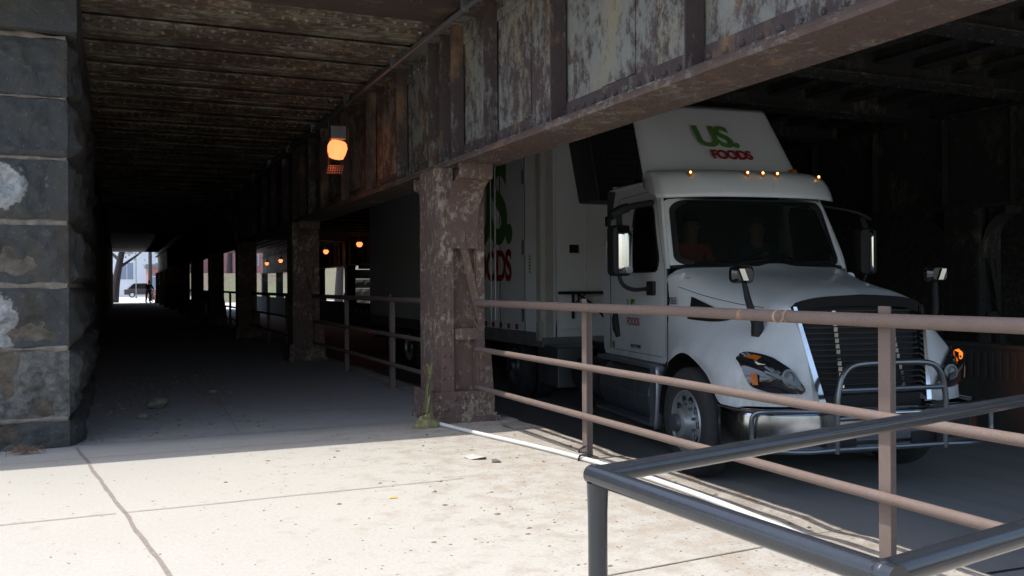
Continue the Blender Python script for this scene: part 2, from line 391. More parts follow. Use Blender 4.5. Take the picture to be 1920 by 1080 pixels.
def litter(name,pts,mat,label,cat='litter',h=.02):
    mb=MB();cx=sum(p[0] for p in pts)/len(pts);cy=sum(p[1] for p in pts)/len(pts)
    vs=[(p[0],p[1],.003+h*random.random()) for p in pts]+[(cx,cy,h*1.2)];n=len(pts)
    mb.add(vs,[(k,(k+1)%n,n) for k in range(n)])
    return tag(mb.build(name,mat,solid=.002),label,cat)
paper=simple('scrap_paper',(.40,.385,.35),.8,0,.2,30)
litter('paper_scrap',[(2.20,5.78),(2.30,5.74),(2.34,5.83),(2.27,5.90),(2.19,5.88)],paper,'crumpled white scrap lying on the pavement before the railing')
litter('broken_chip',[(2.30,5.62),(2.36,5.60),(2.37,5.66),(2.32,5.68)],simple('dark_chip',(.12,.10,.09),.9),'dark broken chip beside the white scrap')
litter('dead_leaf',[(1.39,4.92),(1.43,4.91),(1.44,4.94),(1.41,4.95)],simple('leaf_yellow',(.5,.33,.08),.8),'small yellow leaf flat on the sunlit concrete','leaf',.008)
# ---------------------------------------------------------------- left stone abutment
def rough_block(mb,lo,hi,amp,faces,tone=0,freq=5,pil=.035,res=.03):
    """a squared block whose listed faces are hewn: 'y-','x+'"""
    mb.t=tone;x0,y0,z0=lo;x1,y1,z1=hi;sd=random.random()*50
    def disp(u,v,p):
        e=min(1,min(u,1-u,v,1-v)*7)**.6
        q=Vector(p)*freq+Vector((sd,0,0));w=noise.fractal(q,1.0,2.2,4)
        return e*(pil+amp*w)
    def n_(a):return max(3,int(a/res))
    if 'y-' in faces:
        mb.grid(lambda u,v:(x0+(x1-x0)*u,y0-disp(u,v,(x0+(x1-x0)*u,0,z0+(z1-z0)*v)),z0+(z1-z0)*v),n_(x1-x0),n_(z1-z0))
    if 'x+' in faces:
        mb.grid(lambda u,v:(x1+disp(u,v,(0,y0+(y1-y0)*u,z0+(z1-z0)*v)),y0+(y1-y0)*u,z0+(z1-z0)*v),n_(y1-y0),n_(z1-z0))
    if 'x-' in faces:
        mb.grid(lambda u,v:(x0-disp(u,v,(0,y0+(y1-y0)*u,z0+(z1-z0)*v)),y0+(y1-y0)*u,z0+(z1-z0)*v),n_(y1-y0),n_(z1-z0))
ab=empty('stone_abutment',(0,0,0),label='dark rough stone block pier at the left edge of the tunnel mouth',cat='stone wall')
Z=[-.10,.215,.745,1.215,1.685,2.165,2.62,3.075]
st=MB()
for i in range(len(Z)-1):
    z0=Z[i]+.018;z1=Z[i+1]-.018;tone=(.05,.62,.0,.0,.06,.16,.05)[i]
    xs=[-5,-3.9,-2.6,-1.45,-.34] if i%2 else [-5,-4.2,-3.0,-1.9,-.34]
    for a,b in zip(xs[-3:],xs[-2:]):rough_block(st,(a+.012,7.56,z0-.006),(b,8.15,z1+.006),.07 if i!=1 else .10,('y-',),tone,pil=.02,res=.014,freq=4)
    # jamb face of the same courses, rougher and running inwards
    ys=[7.575,8.15,9.1,10.2,11.6,13.0] if i%2 else [7.575,8.6,9.6,10.9,12.2,13.0]
    for a,b in zip(ys,ys[1:]):rough_block(st,(-1,a+.01,z0),(-.34,b-.01,z1),.07,('x+',),.25+tone*.4,pil=.055,res=.045)
st.build('stone_courses',M['stone'],ab,smooth='auto',fix=False)
mo=MB();mo.box((-5,7.572,-.1),(-.352,13,3.09))
# mortar ribbons standing a little out of the joints
for z in Z[1:]:
    mo.grid(lambda u,v,z=z:(-5+4.65*u,7.556-.010*math.sin(v*math.pi)-.006*noise.noise((u*60,z,0)),z+.004*noise.noise((u*40,z,3))+(.017+.016*noise.noise((u*24,z,7)))*(2*v-1)),220,4)
mo.build('mortar',M['mortar'],ab,smooth=True)
cp=MB();rough_block(cp,(-5,7.46,3.10),(-.27,8.3,3.62),.02,('y-','x+'),.35,pil=.01);cp.box((-5,7.47,3.10),(-.275,13,3.45))
cp.build('cap_stone',M['stone'],ab,smooth='auto')
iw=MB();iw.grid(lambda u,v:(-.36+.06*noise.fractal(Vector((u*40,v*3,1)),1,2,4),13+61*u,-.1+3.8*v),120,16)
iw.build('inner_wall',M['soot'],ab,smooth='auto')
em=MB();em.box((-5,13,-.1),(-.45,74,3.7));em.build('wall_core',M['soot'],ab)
# right abutment with stepped wing wall
rb=empty('stone_abutment',(0,0,0),label='far stone side wall ending in a stepped wing wall in the sun',cat='stone wall')
rw=MB();rw.t=.4
for i in range(8):
    z0=-.6+i*.55
    yy=-1.0
    while yy<49.5:
        L=1.6;
        if yy>34:rough_block(rw,(14.0,yy+.01,z0+.01),(15,min(yy+L,49.5)-.01,z0+.54),.05,('x-',),.35,res=.2)
        yy+=L
for i in range(8):   # end steps
    z0=-.6+i*.55;ye=49.5+(7-i)*.75
    rough_block(rw,(14.0,49.0,z0+.01),(15,ye,z0+.54),.05,('x-',),.5,res=.15);rw.box((14.03,49,z0+.01),(15,ye,z0+.54))
    rough_block(rw,(12.6+.0*i,ye-.2,z0+.01),(15,ye+.6,z0+.54),.05,('y-',),.5,res=.15)
rw.box((14.03,-1,-.6),(15,49.3,3.8))
rw.build('stone_courses',M['stone'],rb)
# ---------------------------------------------------------------- bridge deck: slab and floor beams
dk=empty('bridge_deck',(0,0,3.45),label='rusty riveted steel deck of the bridge roofing pavement and road',cat='bridge deck')
def D(mb,name,mat,**k):
    o=mb.build(name,mat,**k);o.parent=dk;o.matrix_parent_inverse=Matrix.Translation((0,0,-3.45));return o
sb=MB();sb.box((-5,7.25,3.86),(2.78,74,4.3));sb.box((-5,7.12,3.62),(1.85,7.25,4.3));sb.box((-5,6.88,3.462),(2.56,7.39,3.60));sb.box((1.85,2.0,3.86),(3.3,74,4.3));sb.box((3.3,.6,3.86),(11.2,74,4.3));sb.box((11.2,.6,3.86),(14.9,52,4.3))
D(sb,'deck_plate',M['plate'])
fs=MB();fs.box((1.80,2.0,3.46),(1.84,7.1,4.3));fs.box((-5,6.865,3.455),(2.56,6.879,3.61))
D(fs,'edge_beam',M['stiff'])
for i in range(40):
    y=7.40+i*.86;b=MB()
    b.box((-.5,y,3.45),(2.56,y+.34,3.468));b.box((-.5,y+.16,3.468),(2.56,y+.18,3.86));b.box((-.5,y+.04,3.4682),(2.56,y+.159,3.482));b.box((-.5,y+.181,3.4682),(2.56,y+.30,3.482))
    if i<14:
        for k in range(30):
            x=-.42+k*.10
            for yy in(y+.06,y+.28):b.dome((x,yy,3.45),(0,0,-1),.025,.020,7)
    b.box((-.5,y+.181,3.60),(-.4,y+.24,3.66)) 
    D(b,'floor_beam',M['beam'])
# jack arch troughs between beams (plates seen as light bands)
tr=MB()
for i in range(40):
    y=7.40+i*.86+.42
    tr.box((-.5,y-.075,3.486),(2.56,y+.435,3.496))
    for k in range(2):tr.box((-.5,y+.06+.16*k,3.470),(2.56,y+.14+.16*k,3.4855))
tr.box((2.57,7.3,3.462),(2.785,74,3.474));D(tr,'trough_plate',M['beam'])
for i in range(25):
    y=2.05+i*1.75;b=MB()
    b.box((3.0,y,3.42),(10.4,y+.36,3.44));b.box((3.0,y+.17,3.44),(10.4,y+.19,3.86))
    if i<10:
        for k in range(50):
            for yy in(y+.06,y+.30):b.dome((3.2+k*.14,yy,3.42),(0,0,-1),.019,.015,5)
    D(b,'cross_beam',M['shadesteel'])
tr=MB()
for i in range(12):
    x=3.4+i*.6;tr.box((x,2.1,3.60),(x+.2,60,3.615));tr.box((x+.09,2.1,3.615),(x+.11,60,3.86))
D(tr,'stringer',M['shadesteel'])
# ---------------------------------------------------------------- plate girders
def girder(X,bz,y0,y1,label,rivy,near=True):
    g=empty('plate_girder',(X,y0,bz),label=label,cat='girder');GM=M['girder'] if near else M['shadesteel'];FM_=M['flange'] if near else M['shadesteel'];SM_=M['stiff'] if near else M['shadesteel']
    def G(mb,name,mat):
        o=mb.build(name,mat);o.parent=g;o.matrix_parent_inverse=Matrix.Translation((-X,-y0,-bz));return o
    G(MB().box((X-.008,y0,bz+.034),(X+.008,y1,3.855)),'web',GM)
    f=MB();f.box((X-.2,y0,bz-.012),(X+.2,y1,bz+.012));f.box((X-.185,y0,bz+.012),(X+.185,y1,bz+.034))
    if near:
        for k in range(90):
            for xx in(-.15,-.06,.06,.15):f.dome((X+xx,1.2+k*.13,bz-.012),(0,0,-1),.014,.008,6)
    G(f,'bottom_flange',FM_)
    a=MB()
    for s in(-1,1):
        a.box((min(X+s*.0085,X+s*.024),y0,bz+.0345),(max(X+s*.0085,X+s*.024),y1,bz+.19))
        a.box((min(X+s*.0245,X+s*.17),y0,bz+.0345),(max(X+s*.0245,X+s*.17),y1,bz+.050))
    yy=y0+.05
    while yy<rivy:
        a.dome((X-.024,yy,bz+.125),(-1,0,0),.024,.020,8);yy+=.135
    G(a,'bottom_angle',SM_)
    a=MB()
    for s in(-1,1):
        a.box((min(X+s*.0085,X+s*.024),y0,3.30),(max(X+s*.0085,X+s*.024),y1,3.46))
    a.box((X-.2,y0,3.46),(X+.2,y1,3.485))
    yy=y0+.05
    while yy<rivy:
        a.dome((X-.024,yy,3.37),(-1,0,0),.019,.014,6);yy+=.135
    G(a,'top_flange',GM)
    ys=[]
    n=0
    for c in COLY:
        ys+=[c-.32,c-.02,c+.30,c+1.35,c+2.6,c+3.9,c+5.2,c+6.1]
    if near:ys=[2.30,3.86,5.42,6.62]+ys
    ys=[q for q in ys if y0<q<y1 and (near or q<60)]
    for q in ys[:60]:
        s=MB()
        for sg in((-1,1) if near and q<9 else(-1,)):
            s.box((min(X+sg*.025,X+sg*.14),q,bz+.0505),(max(X+sg*.025,X+sg*.14),q+.012,3.455))
            s.box((min(X+sg*.0243,X+sg*.038),q+.0125,bz+.0505),(max(X+sg*.0243,X+sg*.038),q+.095,3.455))
        if q<rivy:
            zz=bz+.12
            while zz<3.4:s.dome((X-.038,q+.055,zz),(-1,0,0),.020,.016,6);zz+=.13
        G(s,'stiffener',SM_)
    if near:   # splice plates
        G(MB().box((X-.018,6.0,bz+.2),(X-.0085,6.12,3.29)),'splice_plate',M['girder']);G(MB().box((X-.018,4.55,bz+.2),(X-.0085,4.95,3.1)),'splice_plate',M['girder'])
    return g
COLY=[7.70+7.15*i for i in range(10)]
girder(2.80,2.235,-1.5,74,'long riveted plate girder with flaking grey paint above the railing',14)
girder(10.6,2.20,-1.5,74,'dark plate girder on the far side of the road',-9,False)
# ---------------------------------------------------------------- columns
def make_column():
    c=empty('steel_column',(0,0,0))
    H=2.222
    s=MB();s.T=Matrix.Diagonal((.66,1,1,1))
    s.box((-.32,-.26,.05),(-.305,.26,H))               # outer left plate
    s.box((-.3045,-.275,.05),(-.12,-.26,H))            # front left angle leg
    s.box((.20,-.275,.05),(.32,-.26,H))                # front right angle leg
    s.box((.305,-.2595,.05),(.32,.26,H))
    s.box((-.3045,.26,.05),(.32,.275,H))
    s.box((-.10,-.2,.05),(.19,-.185,H))                # recessed web
    s.box((-.1195,-.2595,.05),(-.105,-.05,H))
    s.box((.1995,-.2595,.05),(.185,-.05,H))
    s.build('shaft',M['column'],c)
    l=MB();l.T=Matrix.Diagonal((.66,1,1,1));l.bar((-.06,-.283,1.75),(.27,-.283,.85),.10,.012,up=(0,-1,0));l.box((-.10,-.2895,.72),(.30,-.2755,.82));l.bar((.05,-.30,1.0),(.25,-.30,.78),.02,.02)
    l.build('lacing',M['column'],c)
    b=MB();b.T=Matrix.Diagonal((.80,1,1,1));b.box((-.36,-.33,0),(.42,.33,.045));b.box((-.335,-.292,.045),(.37,-.2765,.27))
    b.prism([(.20,.27),(.36,.27),(.33,.62),(.20,.62)],1,-.2915,-.2765);b.box((-.337,-.27,.045),(-.3205,.27,.27))
    b.box((-.345,-.315,.0455),(.385,-.293,.075))
    b.build('base_plate',M['column'],c)
    r=MB()
    for k in range(19):
        z=.36+k*.098
        r.dome((-.211,-.215,z),(-1,0,0),.017,.012,8);r.dome((-.172,-.275,z+.03),(0,-1,0),.017,.012,8);
        if k%2==0:r.dome((-.115,-.275,z+.03),(0,-1,0),.017,.012,8);r.dome((-.211,.20,z),(-1,0,0),.017,.012,8)
        if z<.62 or z>1.0:r.dome((.175,-.275 if z>.62 else -.2915,z),(0,-1,0),.017,.012,8)
    for k in range(7):
        for z in(.12,.21):
            if (k+int(z*10))%2==0 or k%3==0:r.dome((-.235+k*.082,-.292,z),(0,-1,0),.022,.016,8)
    r.build('rivets',M['column'],c,smooth=True)
    for sg in(-1,1):
        k=MB();pts=[]
        for i in range(9):
            t=i/8*math.pi/2;pts.append((.28+.34-.34*math.cos(t),H-.58+.46*math.sin(t)))
        poly=[(.2755,H)]+[(.2755,H-.70)]+[(.30,H-.70)]+pts[1:]+[(.63,H-.10),(.63,H)]
        poly=[(sg*a,b_) for a,b_ in poly]
        k.prism(poly,0,-.022,.022)
        path=[(sg*.285,H-.70)]+[(sg*a,b_) for a,b_ in pts]+[(sg*.63,H-.10)]
        for (a0,b0),(a1,b1) in zip(path,path[1:]):
            for xs in((-.15,-.0225),(.0225,.15)):
                k.add([(xs[0],a0,b0),(xs[1],a0,b0),(xs[1],a1,b1),(xs[0],a1,b1),(xs[0],a0,b0+.014),(xs[1],a0,b0+.014),(xs[1],a1,b1+.014),(xs[0],a1,b1+.014)],[(0,3,2,1),(4,5,6,7),(0,1,5,4),(1,2,6,5),(2,3,7,6),(3,0,4,7)])
        k.box((-.15,min(sg*.62,sg*.636),H-.10),(.15,max(sg*.62,sg*.636),H))
        for i in range(5):k.dome((-.022,sg*(.33+.06*i),H-.07),(-1,0,0),.016,.012,6)
        k.build('bracket',M['column'],c)
    return c
ordn=['first','second','third','fourth','fifth','sixth','seventh','eighth','ninth','tenth']
proto=make_column()
for i,y in enumerate(COLY):
    c=proto if i==0 else copy_tree(proto)
    c.location=(2.765,y,0);tag(c,('riveted rusty steel column nearest the camera, yellow tape at its foot' if i==0 else ordn[i]+' riveted column from the tunnel mouth along the pavement railing'),'column','columns carrying the pavement girder')
farmesh={}
for i,y in enumerate([8.7+7.15*k for k in range(10)]):
    if i in(1,2,3,4):continue   # wholly behind the lorry and its trailer
    c=copy_tree(proto)
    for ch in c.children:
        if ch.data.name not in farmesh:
            nm=ch.data.name;d=ch.data.copy();d.materials[0]=M['shadesteel'];farmesh[nm]=d
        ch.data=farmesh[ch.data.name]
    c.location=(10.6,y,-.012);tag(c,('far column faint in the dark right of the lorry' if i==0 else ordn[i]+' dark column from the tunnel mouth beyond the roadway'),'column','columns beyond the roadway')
# ---------------------------------------------------------------- railings
def railing(x0,y0,x1,y1,posts,label,top=0.0,far=False):
    r=empty('pipe_railing',(x0,y0,0),label=label,cat='railing',group='rusty railings along the kerb')
    inv=Matrix.Translation((-x0,-y0,0))
    def G(mb,name):
        o=mb.build(name,M['rail'],smooth='auto');o.parent=r;o.matrix_parent_inverse=inv
        return o
    def X(y):return x0+(x1-x0)*(y-y0)/(y1-y0)
    for z,rr in((1.030,.030),(.635,.0235),(.298,.0235)):
        n=max(2,int(abs(y1-y0)/.6));zo=.012 if z>1 else 0
        G(MB().tube([(X(y0+(y1-y0)*k/n)-.028,y0+(y1-y0)*k/n,z+zo+.004*noise.noise((k*.8,z*9,y0))) for k in range(n+1)],rr,14 if not far else 8),'rail')
    if not far:
        for z,rr,yy in((1.042,.030,3.42),):
            x=X(yy)-.028;m=MB();m.lathe([(-.007,rr),(-.004,rr+.0015),(.004,rr+.0015),(.007,rr)],(x,yy,z),(0,1,0),16);o=m.build('weld_ring',simple('weld_rust',(.34,.22,.16),.8,0,.4,60),r,smooth='auto');o.matrix_parent_inverse=inv
    for y in posts:
        p=MB();x=X(y)
        # tee section post: flange to the pavement, stem toward the road
        p.box((x-.002,y-.032,0),(x+.006,y+.032,1.10 if not far else 1.04));p.box((x+.0062,y-.004,0),(x+.060,y+.004,1.05))
        p.box((x-.03,y-.05,0),(x+.08,y+.05,.012)) if not far else None
        G(p,'post')
    return r
railing(2.985,.2,2.93,7.42,[.25,2.86,5.50],'rusty three-pipe railing on the kerb in front of the lorry')
for i in range(9):
    a=COLY[i]+.30;b=COLY[i+1]-.30
    railing(2.90,a,2.90,b,[a+2.2,a+4.5],'three-pipe railing between the %s and %s pavement columns'%(ordn[i],ordn[i+1]),far=i>0)
# black handrail in the foreground
hr=empty('handrail',(.93,1.66,0),label='black painted pipe handrail frame in the near foreground',cat='handrail')
def H_(mb,name):
    o=mb.build(name,M['blackpaint'],hr,smooth='auto');o.matrix_parent_inverse=Matrix.Translation((-.93,-1.66,0));return o
c1=(.918,1.665,.80);rr=.0205
H_(MB().tube([(.908,1.655,.80),(1.9,1.883,.80),(3.4,2.24,.80)],rr,20),'top_rail')
H_(MB().tube([(.912,1.675,.80),(.955,.935,.80),(.957,.90,.80)],rr,20),'side_rail')
H_(MB().tube([(.945,.925,.80),(1.321,.99,.80),(2.6,1.21,.80)],rr,20),'top_rail')
for x,y in((.918,1.66),(.957,.92)):
    H_(MB().tube([(x,y,0),(x,y,.66),(x,y,.72),(x,y,.785)],[rr,rr,rr*1.02,rr*1.12],20),'post');
H_(MB().tube([(3.3,2.216,0),(3.3,2.216,.79)],rr,16),'post');H_(MB().tube([(2.45,1.184,0),(2.45,1.184,.79)],rr,16),'post')
for x,y,z in(c1,(.956,.925,.80)):
    H_(MB().lathe([(-.0222,.0),(-.020,.010),(-.012,.0185),(0,.0222),(.012,.0185),(.020,.010),(.0222,0)],(x,y,z),(0,0,1),16),'corner_weld')
# conduit and lamps
cn=MB().tube([(2.50,5.6+k*.9,3.365+.012*noise.noise((k,0,0))) for k in range(28)],.021,10)
for k in range(9):cn.box((2.47,6.6+k*2.0,3.34),(2.53,6.63+k*2.0,3.47))
tag(cn.build('electrical_conduit',M['greymetal'],smooth='auto'),'long grey conduit pipe under the ceiling beside the girder','conduit')
lf=empty('tunnel_lamp',(2.32,10.3,2.78),label='lit orange tunnel lamp hanging askew with its wire guard below',cat='lamp')
b=MB();b.box((-.09,-.08,.10),(.09,.08,.25));b.build('ballast_box',M['greymetal'],lf,bevel=.01)
b=MB()
b.T=Matrix.Rotation(R(10),4,'Y')
b.lathe([(.10,.0),(.10,.085),(.085,.10),(.04,.115),(-.03,.105),(-.09,.085),(-.10,.06),(-.10,0)],(0,0,-.02),(0,0,1),9);b.build('lit_lens',M['sodium'],lf)
b=MB()
for k in range(7):
    b.tube([(-.11+.028*k,-.05,-.20),(-.13+.028*k,-.03,-.30)],.003,5);
for k in range(4):b.tube([(-.12-.006*k,-.05+.005*k,-.21-.027*k),(.06-.006*k,-.05+.005*k,-.20-.027*k)],.003,5)
b.tube([(-.10,.02,.0),(-.11,-.05,-.2)],.003,5);b.build('wire_guard',simple('rusty_wire',(.28,.09,.06),.7),lf)
b=MB();b.tube([(-.10,0,.2),(-.11,0,.66)],.006,6);b.tube([(.09,0,.2),(.10,.02,.66)],.006,6);b.build('hanger',M['darkmetal'],lf)
lp=None
for i,(y,z) in enumerate(((39.27,3.03),(46.3,2.96),(60.4,2.87),(66.4,2.83))):
    if lp is None:
        lp=empty('tunnel_lamp',(9.8,y,z));m=MB();m.lathe([(.10,0),(.10,.10),(.02,.15),(-.10,.09),(-.12,0)],(0,0,0),(0,0,1),8);m.build('lit_lens',M['sodium'],lp)
        m=MB();m.box((-.1,-.1,.101),(.1,.1,.24));m.tube([(0,0,.24),(0,0,.8)],.02,6);m.build('ballast_box',M['greymetal'],lp)
        o=lp
    else:o=copy_tree(lp);o.location=(9.8,y,z)
    tag(o,'small orange lamp glowing above the road, %s of four going inward'%ordn[i],'lamp','lamps over the far side of the road')
def lamp_light(loc,e):
    l=bpy.data.lights.new('lamp_light','POINT');l.energy=e;l.color=(1,.42,.2);l.shadow_soft_size=.1
    o=bpy.data.objects.new('lamp_light',l);COL.objects.link(o);o.location=loc
lamp_light((2.25,10.25,2.55),.7)
for y in(39.27,46.3,60.4,66.4):lamp_light((9.75,y,2.75),3)
# white pipe at the foot of the railing
wp=MB().tube(smooth_path([(2.46,7.50,.02),(2.60,6.8,.018),(2.78,6.0,.018),(2.885,5.40,.018),(2.955,4.74,.018),(2.965,4.05,.018),(2.93,3.45,.018),(2.87,2.6,.018),(2.8,1.2,.018)],8),.0165,12)
wp.lathe([(-.03,.0165),(-.03,.020),(.03,.020),(.03,.0165)],(2.923,5.07,.0185),(.11,-1,0),12)
tag(wp.build('plastic_pipe',M['pvc'],smooth='auto'),'thin white plastic pipe lying along the foot of the railing','pipe')
wr=MB();wr.tube(smooth_path([(2.86,5.44,.0),(2.86,5.41,.04),(2.90,5.39,.05),(2.95,5.47,.05),(2.90,5.50,.045),(2.87,5.43,.08),(2.93,5.46,.09)],6),.007,6)
tag(wr.build('wire_tie',M['darkmetal']),'dark twist of wire tying the white pipe to the railing post','wire')
# yellow caution tape
tp=empty('caution_tape',(2.44,7.47,0),label='crumpled yellow caution tape hanging at the foot of the nearest column',cat='tape')
b=MB()
def tf(u,v,ph=0,w0=.03,w1=.075,dx=0):
    z=.50*(1-u)+.03;wd=w0+(w1-w0)*u**.7;f=abs(2*v-1)
    return (dx-.03+(v-.5)*wd+.022*math.sin(u*5+ph),-.12-.018*math.cos(v*9+ph)+.01*math.sin(u*7+ph)-.03*u*u,z)
b.grid(lambda u,v:tf(u,v),18,6);b.grid(lambda u,v:tf(u,v,2,.02,.05,.025),18,5);b.build('hanging_strip',M['tape'],tp,smooth=True,solid=.001)
b=MB()
def heap(u,v):
    a=u*6.283;r=.02+.085*v;q=Vector((math.cos(a)*r*14,math.sin(a)*r*14,v*2));n_=noise.noise(q);m_=noise.cell(q*1.3)
    return (-.05+r*math.cos(a)*(1.25+.35*n_),-.17+r*math.sin(a)*(.8+.3*n_),max(.003,.115*(1-v)**.8+.045*n_*(1.2-v)+.02*m_*(1-v)))
b.grid(heap,26,9);b.build('crumpled_heap',M['tape'],tp,smooth=False)
text('lettering','CAUTION',.040,M['black'],Matrix.Translation((-.030,-.148,.44))@Matrix.Rotation(R(90),4,'X')@Matrix.Rotation(R(-90),4,'Z'),tp,extrude=.0005)
# twigs at the foot of the abutment
tw=empty('dry_twigs',(-.62,7.36,0),label='small heap of dry twigs against the foot of the stone pier',cat='twigs')
b=MB()
for k in range(46):
    a=random.uniform(0,6.28);L=random.uniform(.05,.18);x=random.gauss(0,.05);y=random.gauss(0,.02);z=random.uniform(.004,.05)
    b.tube([(x,y,z),(x+L*math.cos(a)*.5,y+L*math.sin(a)*.3,z+random.uniform(0,.04)),(x+L*math.cos(a),y+L*math.sin(a)*.4,random.uniform(.004,.03))],random.uniform(.0012,.003),4)
b.build('twigs',simple('dry_twig',(.19,.12,.075),.9,0,.4,30),tw)
for i,(x,y,r) in enumerate(((.35,9.6,.10),(.95,10.6,.06),(.2,8.9,.05))):
    b=MB();sd=i*7
    b.grid(lambda u,v:(r*math.cos(u*6.283)*math.sin(v*3.1416)*(1+.4*noise.noise((math.cos(u*6.28),math.sin(u*6.28),v*2+sd))),r*math.sin(u*6.283)*math.sin(v*3.1416)*(1+.4*noise.noise((math.cos(u*6.28),math.sin(u*6.28),v*2+sd))),r*.6*(1-math.cos(v*3.1416))),10,8)
    o=b.build('rubble_stone',M['mortar']);o.location=(x,y,-.01);tag(o,('fist sized','pale','small broken')[i]+' rubble stone on the dark pavement inside the tunnel','stone')
# far parapet
pw=MB();pw.box((9.75,-20,-.62),(9.895,74,.40));pw.box((9.71,-20,.4003),(9.93,74,.44))
for k in range(46):pw.box((9.735,5.4+k*.1,.02),(9.7497,5.45+k*.1,.34))  # added ribs imitating the streaked light of the turn signal
tag(pw.build('parapet_wall',simple('parapet_concrete',(.075,.075,.07),.9,0,.35,3,.4,40)),'low concrete parapet along the far side of the road','wall')
# ---------------------------------------------------------------- the lorry tractor
TP=(4.627,5.809,-.6);TYAW=R(-8.563)
tk=empty('semi_truck',TP,TYAW,label='white day-cab semi truck with grille guard waiting under the bridge',cat='truck')
CX=1.22
def mir(p):return (2*CX-p[0],)+tuple(p[1:])
def both(fn,name,mat,parent=None,**k):
    out=[]
    for sgn in(1,-1):
        b=MB()
        if sgn<0:b.T=Matrix.Translation((2*CX,0,0))@Matrix.Diagonal((-1,1,1,1))
        fn(b);out.append(b.build(name,mat,parent or tk,**k))
    return out
NET=[ # columns from grille edge to cowl; rows bottom..centre
[(.70,.15,.78),(.66,.19,1.1),(.63,.25,1.35),(.60,.31,1.52),(.58,.35,1.61),(.80,.32,1.675),(1.22,.29,1.70)],
[(.42,.22,.77),(.43,.25,1.1),(.455,.32,1.33),(.49,.41,1.50),(.53,.50,1.63),(.80,.50,1.735),(1.22,.48,1.76)],
[(.17,.35,.77),(.19,.38,1.1),(.28,.46,1.31),(.40,.58,1.48),(.49,.68,1.655),(.80,.70,1.775),(1.22,.68,1.80)],
[(.04,.60,.76),(.05,.61,1.08),(.17,.68,1.29),(.33,.80,1.48),(.44,.88,1.685),(.78,.90,1.81),(1.22,.88,1.835)],
[(.02,.84,1.00),(.02,.85,1.14),(.13,.90,1.31),(.27,1.0,1.50),(.40,1.1,1.72),(.75,1.1,1.845),(1.22,1.1,1.87)],
[(.02,1.27,1.155),(.03,1.27,1.22),(.125,1.3,1.36),(.22,1.35,1.53),(.34,1.4,1.78),(.72,1.4,1.89),(1.22,1.38,1.92)],
[(.05,1.66,1.05),(.08,1.66,1.2),(.145,1.66,1.37),(.19,1.68,1.56),(.28,1.7,1.86),(.70,1.62,1.935),(1.22,1.55,1.965)],
[(.17,1.97,.93),(.175,1.97,1.2),(.18,1.97,1.4),(.195,1.97,1.6),(.235,1.95,1.92),(.70,1.76,1.985),(1.22,1.66,2.0)]]
def netf(u,v):
    colp=[catmull(c,v) for c in NET];return catmull(colp,u)
hood=[]
for s_ in both(lambda b:b.grid(netf,42,48),'hood',M['white'],smooth=True):hood.append(s_)
# seam lines on hood side, proud hairlines
def hair(b,pts,r=.004,n=6):b.tube(smooth_path(pts,n),r,5)
both(lambda b:(hair(b,[(.173,1.975,.95),(.172,1.975,1.2),(.178,1.975,1.45),(.195,1.968,1.66)]),hair(b,[(.232,1.93,1.90),(.26,1.76,1.86),(.285,1.68,1.855)]),hair(b,[tuple(netf(.25+.65*k/8,.60)+Vector((-.004,-.002,.004))) for k in range(9)],.003)),'panel_gap',M['seam'])
# side vent and lamp
both(lambda b:b.prism([],0,0,0) if False else b.grid(lambda u,v:netf(.78-.30*u,.50+.075*(1-u**1.6)*(v-.5)*2-.01*u)+Vector((-.010,-.004,.006)),10,4),'side_vent',M['blackplastic'],smooth=True,solid=.006)
def lampf(b):
    b.lathe([(0,.034),(.012,.030),(.018,.016),(.019,0)],(.165,1.74,1.29),(-1,-.1,.1),14)
both(lampf,'side_lamp',M['amber'],smooth='auto')
# cab side shell
def side(p):   # (y,z)->(x,y,z)
    y,z=p;x=.17+.0*y
    if z>1.95:x+=.13*((z-1.95)/1.0)**1.3
    elif z<1.3:x+=.015*((1.3-z)/.3)
    if y<2.0:x+=.0
    return Vector((x,y,z))
door_out=[(3.52,1.05),(2.02,1.05),(2.02,1.98),(2.12,2.12),(2.44,2.74),(2.58,2.80),(3.52,2.79)]
win=[(2.96,1.93),(2.20,1.93),(2.17,2.05),(2.44,2.60),(2.56,2.67),(2.93,2.67),(2.97,2.60)]
# resample helper
def resamp(P,n,start=None):
    P=[Vector(p) for p in P];L=[(P[(i+1)%len(P)]-P[i]).length for i in range(len(P))];T=sum(L);out=[]
    for k in range(n):
        d=T*k/n;i=0
        while d>L[i]:d-=L[i];i+=1
        out.append((P[i].lerp(P[(i+1)%len(P)],d/L[i]))[:])
    if start is not None:
        j=min(range(n),key=lambda q:(Vector(out[q])-Vector(start)).length);out=out[j:]+out[:j]
    return out
winr=resamp(round_poly(win,.09),56,(2.96,1.93));dor=resamp(round_poly(door_out,.06),56,(3.52,1.05))
doors=both(lambda b:b.ring(winr,dor,side),'door',M['white'],smooth='auto')
for d_,sgn in zip(doors,(1,-1)):
    def mk(fn,name,mat,**k):
        b=MB()
        if sgn<0:b.T=Matrix.Translation((2*CX,0,0))@Matrix.Diagonal((-1,1,1,1))
        fn(b);return b.build(name,mat,d_,**k)
    def glassf(b):
        c=side((2.6,2.3))+Vector((.012,0,0));pts=[side(p)+Vector((.012,0,0)) for p in winr];b.add(pts+[c],[(k,(k+1)%56,56) for k in range(56)])
    mk(glassf,'door_window',M['glass'],smooth=True)
    mk(lambda b:b.tube([side(p)+Vector((-.002,0,0)) for p in winr]+[side(winr[0])+Vector((-.002,0,0))],.010,6),'window_seal',M['blackplastic'],smooth='auto')
    mk(lambda b:b.tube([(.166,3.35,1.47),(.155,3.34,1.40),(.155,3.31,1.28),(.166,3.28,1.20)],[.03,.045,.045,.03],10),'door_handle',M['blackplastic'],smooth='auto')
